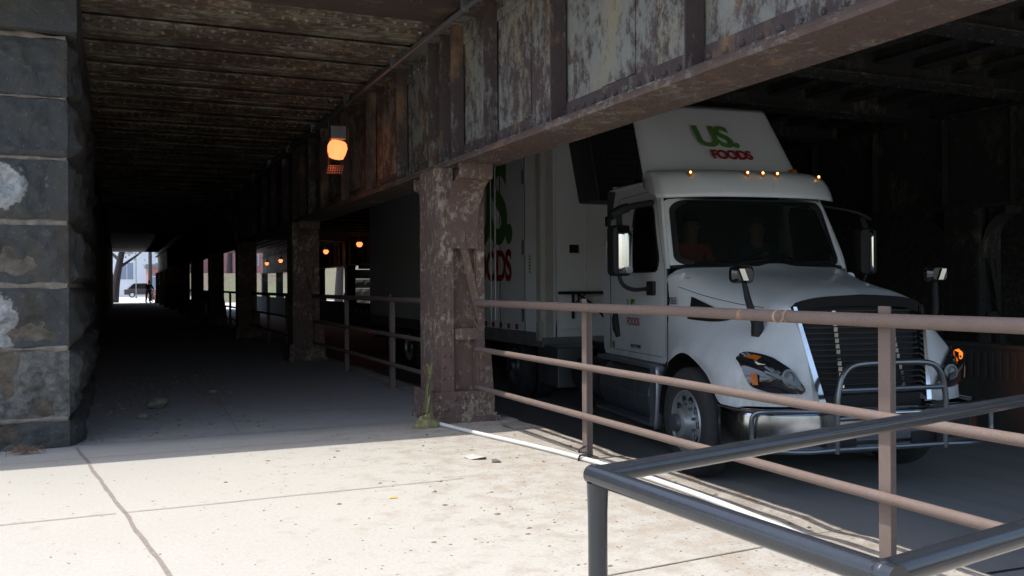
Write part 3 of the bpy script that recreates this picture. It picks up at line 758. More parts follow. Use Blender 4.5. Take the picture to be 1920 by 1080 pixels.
# cab body: shell outside the doors, roof, back wall
outer=[(3.78,.98),(1.98,.98),(1.97,1.93),(2.02,2.08),(2.36,2.80),(2.58,2.93),(3.74,2.95)]
dor2=resamp([(y+(.006 if y>3 else -.006),z+(.006 if z>2 else -.006)) for y,z in round_poly(door_out,.06)],56,(3.52,1.05));out2=resamp(round_poly(outer,.05),56,(3.78,.98))
def cabside(b):
    b.ring(dor2,out2,side)
    b.ring([p for p in resamp(round_poly(door_out,.06),56,(3.52,1.05))],dor2,lambda p:side(p)+Vector((.03,0,0)))
both(cabside,'cab_shell',M['white'],smooth='auto')
def roof(u,v):  # u across, v back
    y=2.42+1.36*v-.28*(1-(2*u-1)**2)*(1-v);hx=.96;x=CX+(2*u-1)*hx*(1-.0*v)
    e=abs(2*u-1);z=2.93+.07*(1-e**4)-.05*(1-v)**3*1.0
    return Vector((x,y,z))
b=MB();b.grid(roof,24,12);b.box((.30,3.74,.98),(2.14,3.77,2.97));b.box((.19,3.72,.98),(2.25,3.76,2.3))
b.build('cab_roof',M['white'],tk,smooth='auto',solid=.02)
b=MB();b.box((.2,1.9,.95),(2.24,3.72,.99));b.box((.25,1.95,.99),(2.19,2.0,1.8));b.build('cab_floor',M['darkmetal'],tk)
# windscreen
def ws(p):  # (u -1..1, v 0..1)
    u,v=p;W=1.0-.07*v
    return Vector((CX+u*W,1.69+.31*abs(u)**2.4+.30*v,1.975+.73*v-.02*abs(u)**3))
wr_in=rrect(-.95,.95,.06,.95,.10,6);wr_in=[(u,max(.0,v)) for u,v in wr_in]
wr_in=[(u*1.0,v) for u,v in rrect(-.955,.955,.05,.955,.13,6)]
wr_out=[]
for (u,v) in wr_in:
    s_=max(abs(u)/.955,abs(v-.5)/.455);wr_out.append((u/s_*1.047,.5+(v-.5)/s_*1.10))
b=MB();b.grid(lambda u,v:ws((-.96+1.92*u,.04+.93*v)),24,10)
wsg=b.build('windscreen',M['wglass'],tk,smooth=True)
b=MB();b.ring(wr_in,wr_out,lambda p:ws(p)+Vector((0,-.004,0)));b.build('windscreen_frame',M['white'],tk,smooth='auto')
def apil(b):
    def f(u,v):
        p0=ws((-1.0,v*1.03));p1=side((2.0+.345*v,1.95+.80*v));p1=Vector((p1.x,p1.y,p0.z));return p0.lerp(p1,u)+Vector((-.010*math.sin(u*3.14),-.010*math.sin(u*3.14),0))
    b.grid(f,4,12)
both(apil,'windscreen_pillar',M['white'],smooth=True)
b=MB()
wi2=[(u*.955,.5+(v-.5)*.90) for u,v in wr_in];b.ring(wi2,wr_in,lambda p:ws(p)+Vector((0,-.010,0)));b.tube([ws(p)+Vector((0,-.008,0)) for p in wr_in]+[ws(wr_in[0])+Vector((0,-.008,0))],.012,6)
b.build('windscreen_seal',M['blackplastic'],tk,smooth='auto')
# cowl with wipers
b=MB();b.grid(lambda u,v:Vector((.22+2.0*u,1.62+.36*abs(2*u-1)**2.4+.06*v-.0,1.972+.03*v)),24,3);b.build('cowl',M['blackplastic'],tk,solid=.02)
b=MB()
for x0,x1 in((.75,1.15),(1.45,1.95)):
    b.tube([ws(((x0-CX)/.97,.02))+Vector((0,-.03,0)),ws(((x1-CX)/.95,.09))+Vector((0,-.03,0))],.009,6)
b.build('wiper',M['blackplastic'],tk)
# cowl side cap (rounded white block ahead of the door)
both(lambda b:b.tube(smooth_path([(.235,2.02,1.83),(.235,1.96,1.86),(.245,1.86,1.86),(.27,1.78,1.86)],4),[.05]*13,10),'cowl_cap',M['white'],smooth='auto')
# sun visor
def visor(u,v):
    t=2*u-1;x=CX+t*(1.04-.03*v);y=1.90+.30*abs(t)**3+.13*v+.22*v*v;z=2.695+.32*math.sin(v*1.45)-.0*abs(t)
    return Vector((x,y,z))
b=MB();b.grid(visor,30,10)
for s_ in(0,1):   # returning ends
    b.grid(lambda u,v,s_=s_:visor(s_,v).lerp(Vector(((.26 if s_==0 else 2*CX-.26),2.78,2.86+.14*v)),u),4,8)
vis=b.build('sun_visor',M['white'],tk,smooth='auto',solid=.02)
for x in(.51,1.12,1.30,1.475,2.10):
    u=(x/1.0-CX)/1.03*.5+.5;p=visor(u,.62)
    m=MB();m.tube([p+Vector((0,.0,.012)),p+Vector((0,-.020,.012)),p+Vector((0.0,-.028,-.03)),p+Vector((0,-.018,-.075))],[.02,.022,.018,.006],8)
    lo=m.build('marker_lamp',M['amber'],vis,smooth='auto')
    m=MB();m.dome(p+Vector((0,-.040,.014)),(0,-1,.1),.0125,.008,10);m.build('lit_bulb',M['amberlit'],vis)
# roof fairing
def fair(u,w_):
    K=[(.25+.10*w_,2.74+.60*w_),(.40+.02*w_,2.60+.70*w_),(.66+.0*w_,2.515+.77*w_),(1.22,2.47+.80*w_),(1.78,2.515+.77*w_),(2.04-.02*w_,2.60+.70*w_),(2.19-.10*w_,2.74+.60*w_)]
    p=catmull([(a,b_,0) for a,b_ in K],u);return Vector((p.x,p.y,3.00+.90*w_-.02*(2*u-1)**2))
b=MB();b.grid(fair,36,14);fa=b.build('roof_fairing',M['white'],tk,smooth='auto',solid=.03)
b=MB();b.box((.5,2.9,3.0),(.54,3.6,3.04));b.box((1.9,2.9,3.0),(1.94,3.6,3.04));b.bar((.52,3.55,3.0),(.52,3.3,3.8),.04,.04);b.bar((1.92,3.55,3.0),(1.92,3.3,3.8),.04,.04)
b.build('fairing_brace',M['darkmetal'],tk)
slope=math.atan2(.90,.80)
def FM(x,w_,d=-.012):
    y=2.47+.80*w_+.02;z=3.0+.9*w_
    return Matrix.Translation((x,y-.014*1,z))@Matrix.Rotation(slope,4,'X')@Matrix.Translation((0,0,.030))
t1=text('logo_lettering','US.',.50,M['green'],FM(.93,.36),fa,extrude=.003,offset=.012,sx=.82,space=.88)
t2=text('logo_lettering','FOODS',.20,M['red'],FM(1.03,.185),fa,extrude=.003,offset=.006,sx=.80,space=.9)
b=MB();b.lathe([(0,.05),(.05,.045),(.07,.02),(.075,0)],(2.02,2.60,3.02),(0,0,1),12);b.build('reflection_stub',M['amber'],tk)  # added lens standing in for a reddish lamp reflection
# grille
def gr_(x,z,d=0):
    k=(z-.86)/(1.60-.86);e=(x-CX)/.6;return Vector((x,.13+.19*k+.05*e*e+d,z))
b=MB();b.grid(lambda u,v:gr_(CX+(2*u-1)*(.545+.04*v),.84+.86*v-.05*(2*u-1)**2*v,.05),10,8);gb=b.build('grille',M['blackplastic'],tk)
b=MB()
for k in range(15):
    z=.90+k*.047;hw=.515+.055*(z-.9)/.7
    pts=[gr_(CX+(2*j/12-1)*hw,z,.012) for j in range(13)]
    for p,q in zip(pts,pts[1:]):b.bar(p,q,.045,.010)
b.build('slats',M['darkmetal'],gb)
for x in(.93,1.51):
    b=MB()
    for k in range(14):
        z=.915+k*.047;p=gr_(x+(.045*(z-1.2) if x<CX else -.045*(z-1.2)),z,-.012);wd=.018 if x<CX else .014
        b.box((p.x-wd,p.y-.004,z),(p.x+wd,p.y+.004,z+.036))
    b.build('chrome_strip',M['chrome'],gb)
def edge(b):
    n=12;vs=[];fs=[]
    for k in range(n+1):
        z=.80+.80*k/n;x=.715-.125*k/n+.0;p=gr_(x,z,0);wd=.045*(1-.45*k/n)
        vs+=[(p.x-wd*1.3,p.y+.02,z),(p.x-wd*.9,p.y-.055,z),(p.x+wd*.3,p.y-.062,z),(p.x+wd*.8,p.y+.03,z)]
    for k in range(n):
        for j in range(3):fs.append((k*4+j,k*4+j+1,k*4+j+5,k*4+j+4))
    b.add(vs,fs)
both(edge,'grille_trim',M['chrome'],smooth='auto')
b=MB();b.grid(lambda u,v:Vector((CX+(2*u-1)*(.60+.02*v),.30+.05*(2*u-1)**2+.02*v-.02,1.60+.09*v-.06*(2*u-1)**4)),20,3);b.build('grille_brow',simple('matt_black',(.008,.008,.008),.95),tk,solid=.02)
b=MB();b.box((.72,.16,.70),(1.72,.30,.86));b.build('grille_sill',M['blackplastic'],tk,bevel=.01)
# emblem-free centre; headlights
def hl_shape(cx=0):
    return round_poly([(.06,1.17),(.14,1.245),(.33,1.205),(.52,1.08),(.645,.90),(.60,.865),(.30,.875),(.11,.93)],.07,4)
def nosey(x,z):
    # nose surface depth found on the net
    best=None
    for i in range(0,46):
        u=i/45*.45
        for j in range(0,26):
            v=j/26*.36;p=netf(u,v);d=(p.x-x)**2+(p.z-z)**2
            if best is None or d<best[0]:best=(d,p.y)
    return best[1]
HLP=[(.355+(x-.355)*.80,1.035+(z-1.035)*.93) for x,z in hl_shape()];cxz=(.35,1.03)
HY=[nosey(x,z) for x,z in HLP];HC=nosey(*cxz)
def hlf(b,d=-.012,sc=1.0):
    n=len(HLP);vs=[];rings=5
    for r_ in range(1,rings+1):
        f=r_/rings*sc
        for (x,z),y in zip(HLP,HY):
            xx=cxz[0]+(x-cxz[0])*f;zz=cxz[1]+(z-cxz[1])*f;yy=HC+(y-HC)*f**1.3
            vs.append((xx-.006,yy+d-.045*(1-f*f),zz))
    vs.append((cxz[0],HC+d-.047,cxz[1]));fs=[]
    for r_ in range(rings-1):
        for k in range(n):fs.append((r_*n+k,r_*n+(k+1)%n,(r_+1)*n+(k+1)%n,(r_+1)*n+k))
    for k in range(n):fs.append((rings*n,(k+1)%n,k))
    b.add(vs,fs)
hls=both(lambda b:hlf(b,-.036,1.0),'headlight',simple('headlight_bezel',(.018,.018,.022),.12,0,0,1,0,1,Coat_Weight=1),smooth='auto')
for h_,sgn in zip(hls,(1,-1)):
    def mk(fn,name,mat,**k):
        b=MB()
        if sgn<0:b.T=Matrix.Translation((2*CX,0,0))@Matrix.Diagonal((-1,1,1,1))
        fn(b);b.v=[(x,y-.030,z) for x,y,z in b.v];return b.build(name,mat,h_,**k)
    mk(lambda b:b.lathe([(0,.070),(.012,.066),(.014,.05),(.002,.045),(-.006,0)],(.42,HC-.078,1.02),(0,-1,.1),20),'reflector',M['greymetal'],smooth='auto')
    mk(lambda b:b.add([(.19,nosey(.2,1.18)-.088,1.145),(.27,nosey(.27,1.18)-.090,1.150),(.255,nosey(.25,1.15)-.088,1.125),(.21,nosey(.2,1.15)-.084,1.120)],[(0,1,2,3)]),'reflector',M['chrome'],solid=.004)
    mk(lambda b:b.add([(.15,-.0+nosey(.15,1.2)-.068,1.185),(.20,nosey(.20,1.2)-.076,1.205),(.24,nosey(.24,1.2)-.081,1.19),(.19,nosey(.19,1.1)-.080,1.165)],[(0,1,2,3)]),'turn_signal_lens',M['amber'] if sgn>0 else M['turn'],solid=.006)
    mk(lambda b:b.add([(.145,nosey(.14,1.0)-.064,1.05),(.185,nosey(.18,1.0)-.070,1.055),(.195,nosey(.19,.95)-.070,.955),(.16,nosey(.16,.95)-.064,.955)],[(0,1,2,3)]),'side_reflector',M['amber'],solid=.006)
    mk(lambda b:b.grid(lambda u,v:Vector((.24+.22*u,nosey(.24+.22*u,1.0)-.070,1.07-.10*u+.022*(v-.5)*(1+u))),6,2),'reflector',M['greymetal'],solid=.004)
    if sgn<0:
        mk(lambda b:b.lathe([(0,.040),(.012,.036),(.018,.02),(.02,0)],(.105,.44,1.14),(-1,-.5,0),14),'lit_turn_signal',M['turn'],smooth='auto')
tl=bpy.data.lights.new('turn_signal_light','SPOT');tl.energy=30;tl.color=(1,.25,.02);tl.spot_size=R(70);tl.spot_blend=.6;tl.shadow_soft_size=.02
tlo=bpy.data.objects.new('turn_signal_light',tl);COL.objects.link(tlo);tlo.parent=tk;tlo.location=(2.55,.40,1.08);tlo.rotation_euler=(R(86),0,R(-78))
# bumper
BP=[(.035,.64),(.04,.40),(.10,.24),(.26,.12),(.55,.045),(.9,.02),(1.22,.012)]
def bum(u,v):
    p=catmull([(a,b_,0) for a,b_ in BP],u);z=.40+.35*v;q=-.012*math.sin(v*math.pi)
    return Vector((p.x+q*(1 if u<.4 else 0),p.y+q,z))
both(lambda b:b.grid(bum,30,8),'bumper',simple('bumper_steel',(.42,.43,.45),.16,1,.25,5),smooth='auto',solid=.01)
both(lambda b:b.tube([bum(k/20,1)+Vector((0,0,.006)) for k in range(21)],.012,6),'bumper_trim',M['chrome'],smooth='auto')
both(lambda b:b.box((.72,.05,.45),(.95,.0,.55)),'bumper_slot',M['blackplastic'])
# grille guard
gg=MB()
arc=lambda P,n=5:smooth_path(P,n)
top=[(.70,-.09,.42),(.70,-.10,.78),(.715,-.10,.93),(.76,-.10,1.06),(.88,-.10,1.135),(1.22,-.10,1.145),(1.56,-.10,1.135),(1.68,-.10,1.06),(1.725,-.10,.93),(1.74,-.10,.78),(1.74,-.09,.42)]
gg.tube(arc(top),.024,10)
for s_ in(0,1):
    W=[(.70,-.085,.755),(.45,-.065,.765),(.16,.03,.765),(.06,.10,.73),(.05,.11,.58),(.06,.10,.50),(.14,.05,.455),(.40,-.075,.445),(.70,-.085,.45)]
    if s_:W=[mir(p) for p in W]
    gg.tube(arc(W),.021,10)
gg.tube([(.70,-.085,.45),(1.74,-.085,.45)],.021,10);gg.tube([(.73,-.10,.93),(1.71,-.10,.93)],.021,10);gg.tube([(.71,-.095,.70),(1.73,-.095,.70)],.021,10)
for x in(.70,1.74):gg.box((x-.008,-.085,.42),(x+.008,.06,.80))
gg.build('grille_guard',simple('guard_tube',(.20,.21,.225),.34,.8,.15,8),tk,smooth='auto')
# wheels
def wheel(x,y,z=.51,r=.51,wd=.27,steer=0,front=True):
    t=MB();t.T=Matrix.Translation((x+wd/2,y,z))@Matrix.Rotation(steer,4,'Z')@Matrix.Translation((-wd/2,0,0))
    t.lathe([(.02,.30),(0,.34),(-.004,.42),(.012,.475),(.04,r-.008),(.075,r),(wd-.075,r),(wd-.04,r-.008),(wd,.44),(wd,.30)],(0,0,0),(1,0,0),56)
    tt=t.build('wheel',M['rubber'],tk,smooth='auto')
    m=MB();m.T=t.T
    for k in range(4):
        for a in range(48):pass
    for q in(.075,.115,.155,.195):
        m.lathe([(q,r+.0008),(q+.006,r+.0008)],(0,0,0),(1,0,0),48)
    m.build('tread_groove',M['black'],tt)
    m=MB();m.T=t.T
    if front:m.lathe([(.02,.30),(.005,.292),(.012,.283),(.04,.275),(.052,.235),(.036,.20),(.030,.15),(.012,.142),(-.05,.13),(-.07,.10),(-.072,0)],(0,0,0),(1,0,0),48)
    else:m.lathe([(.02,.30),(.005,.292),(.012,.283),(.13,.262),(.145,.15),(.10,.14),(.02,.12),(0,.09),(0,0)],(0,0,0),(1,0,0),48)
    m.mi=1
    for k in range(10):
        a=2*math.pi*k/10;m.lathe([(.0,.0),(.0,.031),(.012,.034)],((.040 if front else .133),.218*math.cos(a),.218*math.sin(a)),(-1,0,0),12)
    m.build('rim',[M['alu'] if front else M['greymetal'],M['black']],tt,smooth='auto')
    m=MB();m.T=t.T
    for k in range(10):
        a=2*math.pi*(k+.5)/10;m.lathe([(0,.014),(.03,.013),(.034,0)],((.028 if front else .13),.168*math.cos(a),.168*math.sin(a)),(-1,0,0),7)
    m.lathe([(0,.085),(.05,.08),(.055,.05),(.06,0)],(-.065 if front else 0,0,0),(-1,0,0),20)
    m.build('hub_and_nuts',M['greymetal'],tt)
    return tt
wheel(.015,1.27)
def other(x,y,**k):
    o=wheel(x,y,**k);return o
def far_wheel(y,front=True):
    t=MB();t.T=Matrix.Translation((2.425,y,.51))@Matrix.Rotation(math.pi,4,'Z')
    t.lathe([(.02,.30),(0,.34),(-.004,.42),(.04,.50),(.075,.51),(.2,.51),(.27,.44),(.27,.0)],(0,0,0),(1,0,0),40)
    return t.build('wheel',M['rubber'],tk,smooth='auto')
far_wheel(1.27);wheel(.04,7.45,front=False);far_wheel(7.45)
both(lambda b:b.lathe([(.335,.30),(.335,.47),(.37,.51),(.56,.51),(.6,.44),(.6,0)],(0,7.45,.51),(1,0,0),32),'inner_tyre',M['rubber'],smooth='auto')
b=MB();b.box((.10,5.35,.38),(.62,6.30,.92));b.box((.09,5.33,.9205),(.64,6.32,.94));b.build('battery_box',M['greymetal'],tk,bevel=.02)
# wheel arch liner, mud guard strip
both(lambda b:b.grid(lambda u,v:Vector((.06+.62*v,1.27-.66*math.cos(math.pi*(1-u)*1.0+0),.50+.66*math.sin(math.pi*u))),20,3),'wheel_arch_liner',M['blackplastic'],smooth=True)
both(lambda b:b.grid(lambda u,v:Vector((.03+.10*v,1.96-.03*math.sin(u*3)+.07*(1-u)*.6+.02*v,.33+.64*u)),10,2),'splash_guard',M['alu'],smooth=True,solid=.012)
# fuel tank and steps
b=MB();b.lathe([(0,0),(0,.26),(.03,.31),(.06,.325),(1.44,.325),(1.47,.31),(1.5,.26),(1.5,0)],(.40,2.22,.62),(0,1,0),36)
ft=b.build('fuel_tank',M['greymetal'],tk,smooth='auto')
b=MB()
for y in(2.55,3.0,3.45):b.lathe([(0,.331),(.06,.331)],(.40,y,.62),(0,1,0),36)
b.box((.06,2.14,.93),(.60,3.70,.97));b.box((.05,2.10,.34),(.30,3.70,.37));b.box((.05,2.10,.37),(.09,2.14,.95));b.box((.06,2.16,.62),(.12,3.60,.64))
b.build('tank_step',simple('step_grey',(.24,.25,.27),.5,.6,.3,6),ft)
b=MB();b.box((.1,2.16,.38),(.7,2.20,.95));b.build('step_panel',M['greymetal'],ft,bevel=.02)
b=MB();b.lathe([(0,0),(0,.26),(.03,.31),(1.47,.325),(1.5,.26),(1.5,0)],(2.04,2.22,.62),(0,1,0),30);b.build('fuel_tank',M['greymetal'],tk,smooth='auto')
b=MB();b.lathe([(0,0),(0,.20),(.02,.24),(.05,.25),(.75,.25),(.78,.2),(.78,0)],(.36,4.05,.62),(0,1,0),28);b.build('air_tank',M['darkmetal'],tk,smooth='auto')
# chassis
b=MB();b.box((.78,.4,.70),(.86,8.2,.98));b.box((1.58,.4,.70),(1.66,8.2,.98));b.box((.86,1.2,.5),(1.58,1.35,.62));b.box((.3,1.2,.46),(2.1,1.33,.58));b.box((.3,7.38,.42),(2.1,7.52,.6));b.box((.9,.6,.75),(1.54,2.2,1.55));b.box((.86,3.9,.98),(1.58,5.0,1.02))
b.box((.2,3.79,.99),(2.2,3.83,1.1))
b.build('chassis',M['darkmetal'],tk,bevel=.008)
b=MB();b.box((.75,6.7,1.0),(1.7,7.6,1.06));b.build('fifth_wheel',M['darkmetal'],tk)
b=MB();b.tube([(.30,3.86,1.0),(.30,3.86,2.6),(.32,3.9,2.95)],.06,12);b.build('exhaust_stack',M['darkmetal'],tk,smooth='auto') if False else None
b=MB();b.box((.22,3.78,2.50),(.30,3.84,2.62));b.build('rear_lamp',M['blackplastic'],tk,bevel=.01)
# mirrors
def mirr(b):
    b.T=(b.T or Matrix.Identity(4));
    # housing facing rearwards, rounded front
    pts=rrect(-.355,-.115,1.885,2.405,.05,4)
    n=len(pts);vs=[(x,2.27,z) for x,z in pts]+[(x,2.20,z) for x,z in pts]+[(-.235+(x+.235)*.82,2.150,2.145+(z-2.145)*.93) for x,z in pts]
    fs=[tuple(range(n-1,-1,-1)),tuple(range(2*n,3*n))]
    for r_ in(0,1):
        for k in range(n):fs.append((r_*n+k,r_*n+(k+1)%n,(r_+1)*n+(k+1)%n,(r_+1)*n+k))
    b.add(vs,fs)
mirs=both(mirr,'door_mirror',M['blackplastic'],smooth='auto')
for h_,sgn in zip(mirs,(1,-1)):
    def mk(fn,name,mat,**k):
        b=MB()
        if sgn<0:b.T=Matrix.Translation((2*CX,0,0))@Matrix.Diagonal((-1,1,1,1))
        fn(b);return b.build(name,mat,h_,**k)
    mk(lambda b:b.grid(lambda u,v:Vector((-.290+(.165 if sgn>0 else .05)*u,2.150-.035*math.sin(math.pi*min(1,u*1.0))-.004,1.91+.47*v)),12,6),'chrome_cover',M['chrome'],smooth=True,solid=.004)
    mk(lambda b:(b.tube(smooth_path([(-.25,2.22,1.90),(-.20,2.24,1.80),(-.08,2.28,1.745),(.06,2.31,1.745),(.15,2.33,1.76)],5),[.022]*21,10)),'mirror_arm',M['blackplastic'],smooth='auto')
    mk(lambda b:(b.tube([(-.24,2.22,2.40),(-.23,2.25,2.50),(-.30,2.30,2.54)],.035,8),b.tube(smooth_path([(-.33,2.24,2.50),(-.2,2.26,2.57),(-.02,2.32,2.62),(.20,2.40,2.66)],5),[.05 if sgn>0 else .018]*8+[.035 if sgn>0 else .014]*8,10)),'mirror_arm',M['blackplastic'],smooth='auto')
    mk(lambda b:b.tube([(.172,2.34,1.72),(.168,2.34,1.76),(.160,2.34,1.79)],[.05,.065,.05],10) and b.box((.135,2.24,1.68),(.175,2.42,1.83)),'mirror_base',M['blackplastic'],bevel=.02)
def hm(b):
    b.lathe([(-.065,0),(-.06,.06),(-.03,.105),(.0,.115),(.02,.112),(.024,.10),(.024,0)],(.225,.56,1.885),(0,.95,.1),20)
def hmf(b):
    pts=rrect(.12,.335,1.80,1.955,.05,4);n=len(pts);vs=[(x,.60,z) for x,z in pts]+[(x,.555,z) for x,z in pts]+[(.228+(x-.228)*.7,.515,1.878+(z-1.878)*.7) for x,z in pts]
    fs=[tuple(range(n-1,-1,-1)),tuple(range(2*n,3*n))]
    for r_ in(0,1):
        for k in range(n):fs.append((r_*n+k,r_*n+(k+1)%n,(r_+1)*n+(k+1)%n,(r_+1)*n+k))
    b.add(vs,fs)
hms=both(hmf,'hood_mirror',simple('mirror_shell',(.06,.06,.07),.12,.8),smooth='auto')
for h_,sgn in zip(hms,(1,-1)):
    def mk(fn,name,mat,**k):
        b=MB()
        if sgn<0:b.T=Matrix.Translation((2*CX,0,0))@Matrix.Diagonal((-1,1,1,1))
        fn(b);return b.build(name,mat,h_,**k)
    q=netf(.30,.42);
    mk(lambda b:b.tube([(.245,.56,1.80),(.262,.54,1.68),(.285,.51,1.56),(q.x-.01,q.y-.03,1.42)],[.022,.028,.032,.03],10),'mirror_stem',M['blackplastic'],smooth='auto')
    mk(lambda b:b.tube([(q.x+.01,q.y-.045,1.50),(q.x,q.y-.045,1.42),(q.x-.01,q.y-.045,1.34)],[.035,.055,.045],12),'mirror_base',M['blackplastic'],smooth='auto')
    mk(lambda b:b.grid(lambda u,v:Vector((.165+.05*u+.04*(1-v),.510-.006,1.825+.10*v)),3,3),'chrome_glint_panel',M['chrome'],solid=.004)
# side lettering on the near door (reads front to back, right to left in x') 
def SM(y,z,x=.1655):return Matrix.Translation((x,y,z))@Matrix.Rotation(R(-90),4,'Z')@Matrix.Rotation(R(90),4,'X')
d0=doors[0]
text('logo_lettering','US.',.235,M['green'],SM(3.02,1.47),d0,offset=.006,sx=.85,space=.88);text('logo_lettering','FOODS',.125,M['red'],SM(3.02,1.345),d0,offset=.0,sx=.85,space=1.0)
text('small_print','USDOT 929187',.055,M['black'],SM(2.92,1.10,.158+.005),d0,sx=.8)
text('small_print','TARE',.04,M['black'],SM(3.46,1.20,.160),d0,sx=.8) if False else None
text('fleet_number','242655',.098,M['black'],SM(1.965,1.60,.172),hood[0],offset=.0,sx=.70)
b=MB();b.box((.1625,3.40,1.06),(.167,3.46,1.14));b.build('green_sticker',M['green'],d0)
# door seams
b=MB();b.box((.166,3.525,1.05),(.172,3.532,2.78));b.build('panel_gap',M['seam'],tk)
# cab interior
b=MB();b.box((.235,2.06,1.0),(.245,3.70,2.0));b.box((2.195,2.06,1.0),(2.205,3.70,2.0));b.box((.2,3.66,1.0),(2.24,3.70,2.9));b.grid(lambda u,v:Vector((.36+1.72*u,2.36+1.36*v,2.86)),4,4);b.box((.375,2.98,1.95),(.385,3.66,2.86));b.box((2.055,2.98,1.95),(2.065,3.66,2.86));b.build('cab_lining',M['seat'],tk)
b=MB();b.box((.3,2.02,1.4),(2.14,2.35,1.98));b.build('dashboard',M['blackplastic'],tk,bevel=.05)
b=MB();b.lathe([(-.01,.19),(0,.205),(.012,.21),(.012,.2),(-.01,.19)],(1.80,2.48,1.98),(0,-.75,.66),24);b.build('steering_wheel',M['blackplastic'],tk)
for x in(.88,1.80):
    b=MB();b.box((x-.25,2.75,1.45),(x+.25,3.25,1.64));b.box((x-.24,3.18,1.64),(x+.24,3.34,2.32));b.box((x-.13,3.20,2.34),(x+.13,3.32,2.54));b.build('cab_seat',M['seat'],tk,bevel=.05)
# ---------------------------------------------------------------- people
def skinmesh(name,pts,edges,rad,mat,parent,sub=2):
    me=bpy.data.meshes.new(name);me.from_pydata([tuple(p) for p in pts],edges,[]);me.materials.append(mat)
    o=bpy.data.objects.new(name,me);COL.objects.link(o);o.parent=parent
    m=o.modifiers.new('skin','SKIN');m.use_smooth_shade=True
    for i,r_ in enumerate(rad):
        sv=me.skin_vertices[0].data[i];sv.radius=(r_,r_) if not isinstance(r_,tuple) else r_;sv.use_root=(i==0)
    s=o.modifiers.new('sub','SUBSURF');s.levels=sub;s.render_levels=sub
    return o
def person(name,loc,rz,J,label,top,bottom,hair,gl=None):
    """J: joint dict in metres, root at the hips"""
    e=empty(name,loc,rz,label=label,cat='person')
    k=['hip','waist','chest','neck','headb','headt','shL','elL','haL','shR','elR','haR','hpL','knL','anL','toL','hpR','knR','anR','toR','fL','fR']
    P=[J[a] for a in k];E=[(0,1),(1,2),(2,3),(3,4),(4,5),(2,6),(6,7),(7,8),(2,9),(9,10),(10,11),(0,12),(12,13),(13,14),(14,15),(0,16),(16,17),(17,18),(18,19),(8,20),(11,21)]
    rad=[.12,.115,.13,.055,.085,.075,.06,.042,.03,.06,.042,.03,.085,.06,.04,.03,.085,.06,.04,.03,.022,.022]
    skinmesh('body',P,E,rad,M['skin'],e)
    def sel(names,rr,nm,mat,ed):
        pts=[J[a] for a in names];skinmesh(nm,pts,ed,rr,mat,e)
    sel(['waist','chest','shL','elL','haL','shR','elR','haR','hip'],[.145,.16,.08,.058,.042,.08,.058,.042,.145],'jacket',top,[(0,1),(1,2),(2,3),(3,4),(1,5),(5,6),(6,7),(0,8)])
    sel(['hip','hpL','knL','anL','hpR','knR','anR'],[.14,.10,.078,.058,.10,.078,.058],'trousers',bottom,[(0,1),(1,2),(2,3),(0,4),(4,5),(5,6)])
    sel(['anL','toL'],[.05,.042],'shoe',M['black'],[(0,1)]);sel(['anR','toR'],[.05,.042],'shoe',M['black'],[(0,1)])
    h=Vector(J['headt']);m=MB();m.T=Matrix.Translation(h+Vector((0,.015,.0)))
    m.lathe([(-.02,.0),(-.02,.085),(.03,.09),(.07,.065),(.095,0)],(0,0,0),(0,0,1),14);m.build('hair',hair,e,smooth=True)
    # face: nose, eyes, mouth, ears on the -y side
    hb=(Vector(J['headb'])+h)/2
    m=MB();m.dome(hb+Vector((0,-.078,-.005)),(0,-1,-.2),.016,.024,6);m.dome(hb+Vector((.085,0,0)),(1,0,0),.022,.012,6);m.dome(hb+Vector((-.085,0,0)),(-1,0,0),.022,.012,6);m.build('nose_and_ears',M['skin'],e,smooth=True)
    m=MB();m.dome(hb+Vector((.03,-.079,.022)),(0,-1,0),.010,.004,6);m.dome(hb+Vector((-.03,-.079,.022)),(0,-1,0),.010,.004,6);m.box(tuple(hb+Vector((-.022,-.086,-.052))),tuple(hb+Vector((.022,-.08,-.046))));m.build('eyes_and_mouth',M['black'],e)
    return e
sit={'hip':(0,0,.10),'waist':(0,.03,.27),'chest':(0,.05,.48),'neck':(0,.02,.63),'headb':(0,-.01,.70),'headt':(0,-.01,.86),'shL':(.19,.04,.54),'elL':(.26,-.05,.30),'haL':(.16,-.30,.26),'fL':(.14,-.38,.26),
 'shR':(-.19,.04,.54),'elR':(-.25,-.05,.30),'haR':(-.12,-.26,.22),'fR':(-.10,-.34,.22),'hpL':(.10,-.05,.10),'knL':(.13,-.45,.13),'anL':(.13,-.52,-.28),'toL':(.13,-.66,-.31),'hpR':(-.10,-.05,.10),'knR':(-.13,-.45,.13),'anR':(-.13,-.52,-.28),'toR':(-.13,-.66,-.31)}
Tm=Matrix.Translation(TP)@Matrix.Rotation(TYAW,4,'Z')
person('person',tuple(Tm@Vector((.88,2.86,1.66))),TYAW,sit,'person in a red top seated behind the windscreen of the truck',M['redcloth'],M['darkcloth'],simple('dark_hair',(.02,.015,.012),.7))
sit2=dict(sit);sit2['elL']=(.24,-.10,.36);sit2['haL']=(.14,-.40,.46);sit2['fL']=(.12,-.46,.48);sit2['elR']=(-.24,-.10,.36);sit2['haR']=(-.14,-.40,.46);sit2['fR']=(-.12,-.46,.48)
person('person',tuple(Tm@Vector((1.80,3.02,1.66))),TYAW,sit2,'dim driver in dark clothes with hands on the steering wheel',M['darkcloth'],M['darkcloth'],M['black'])
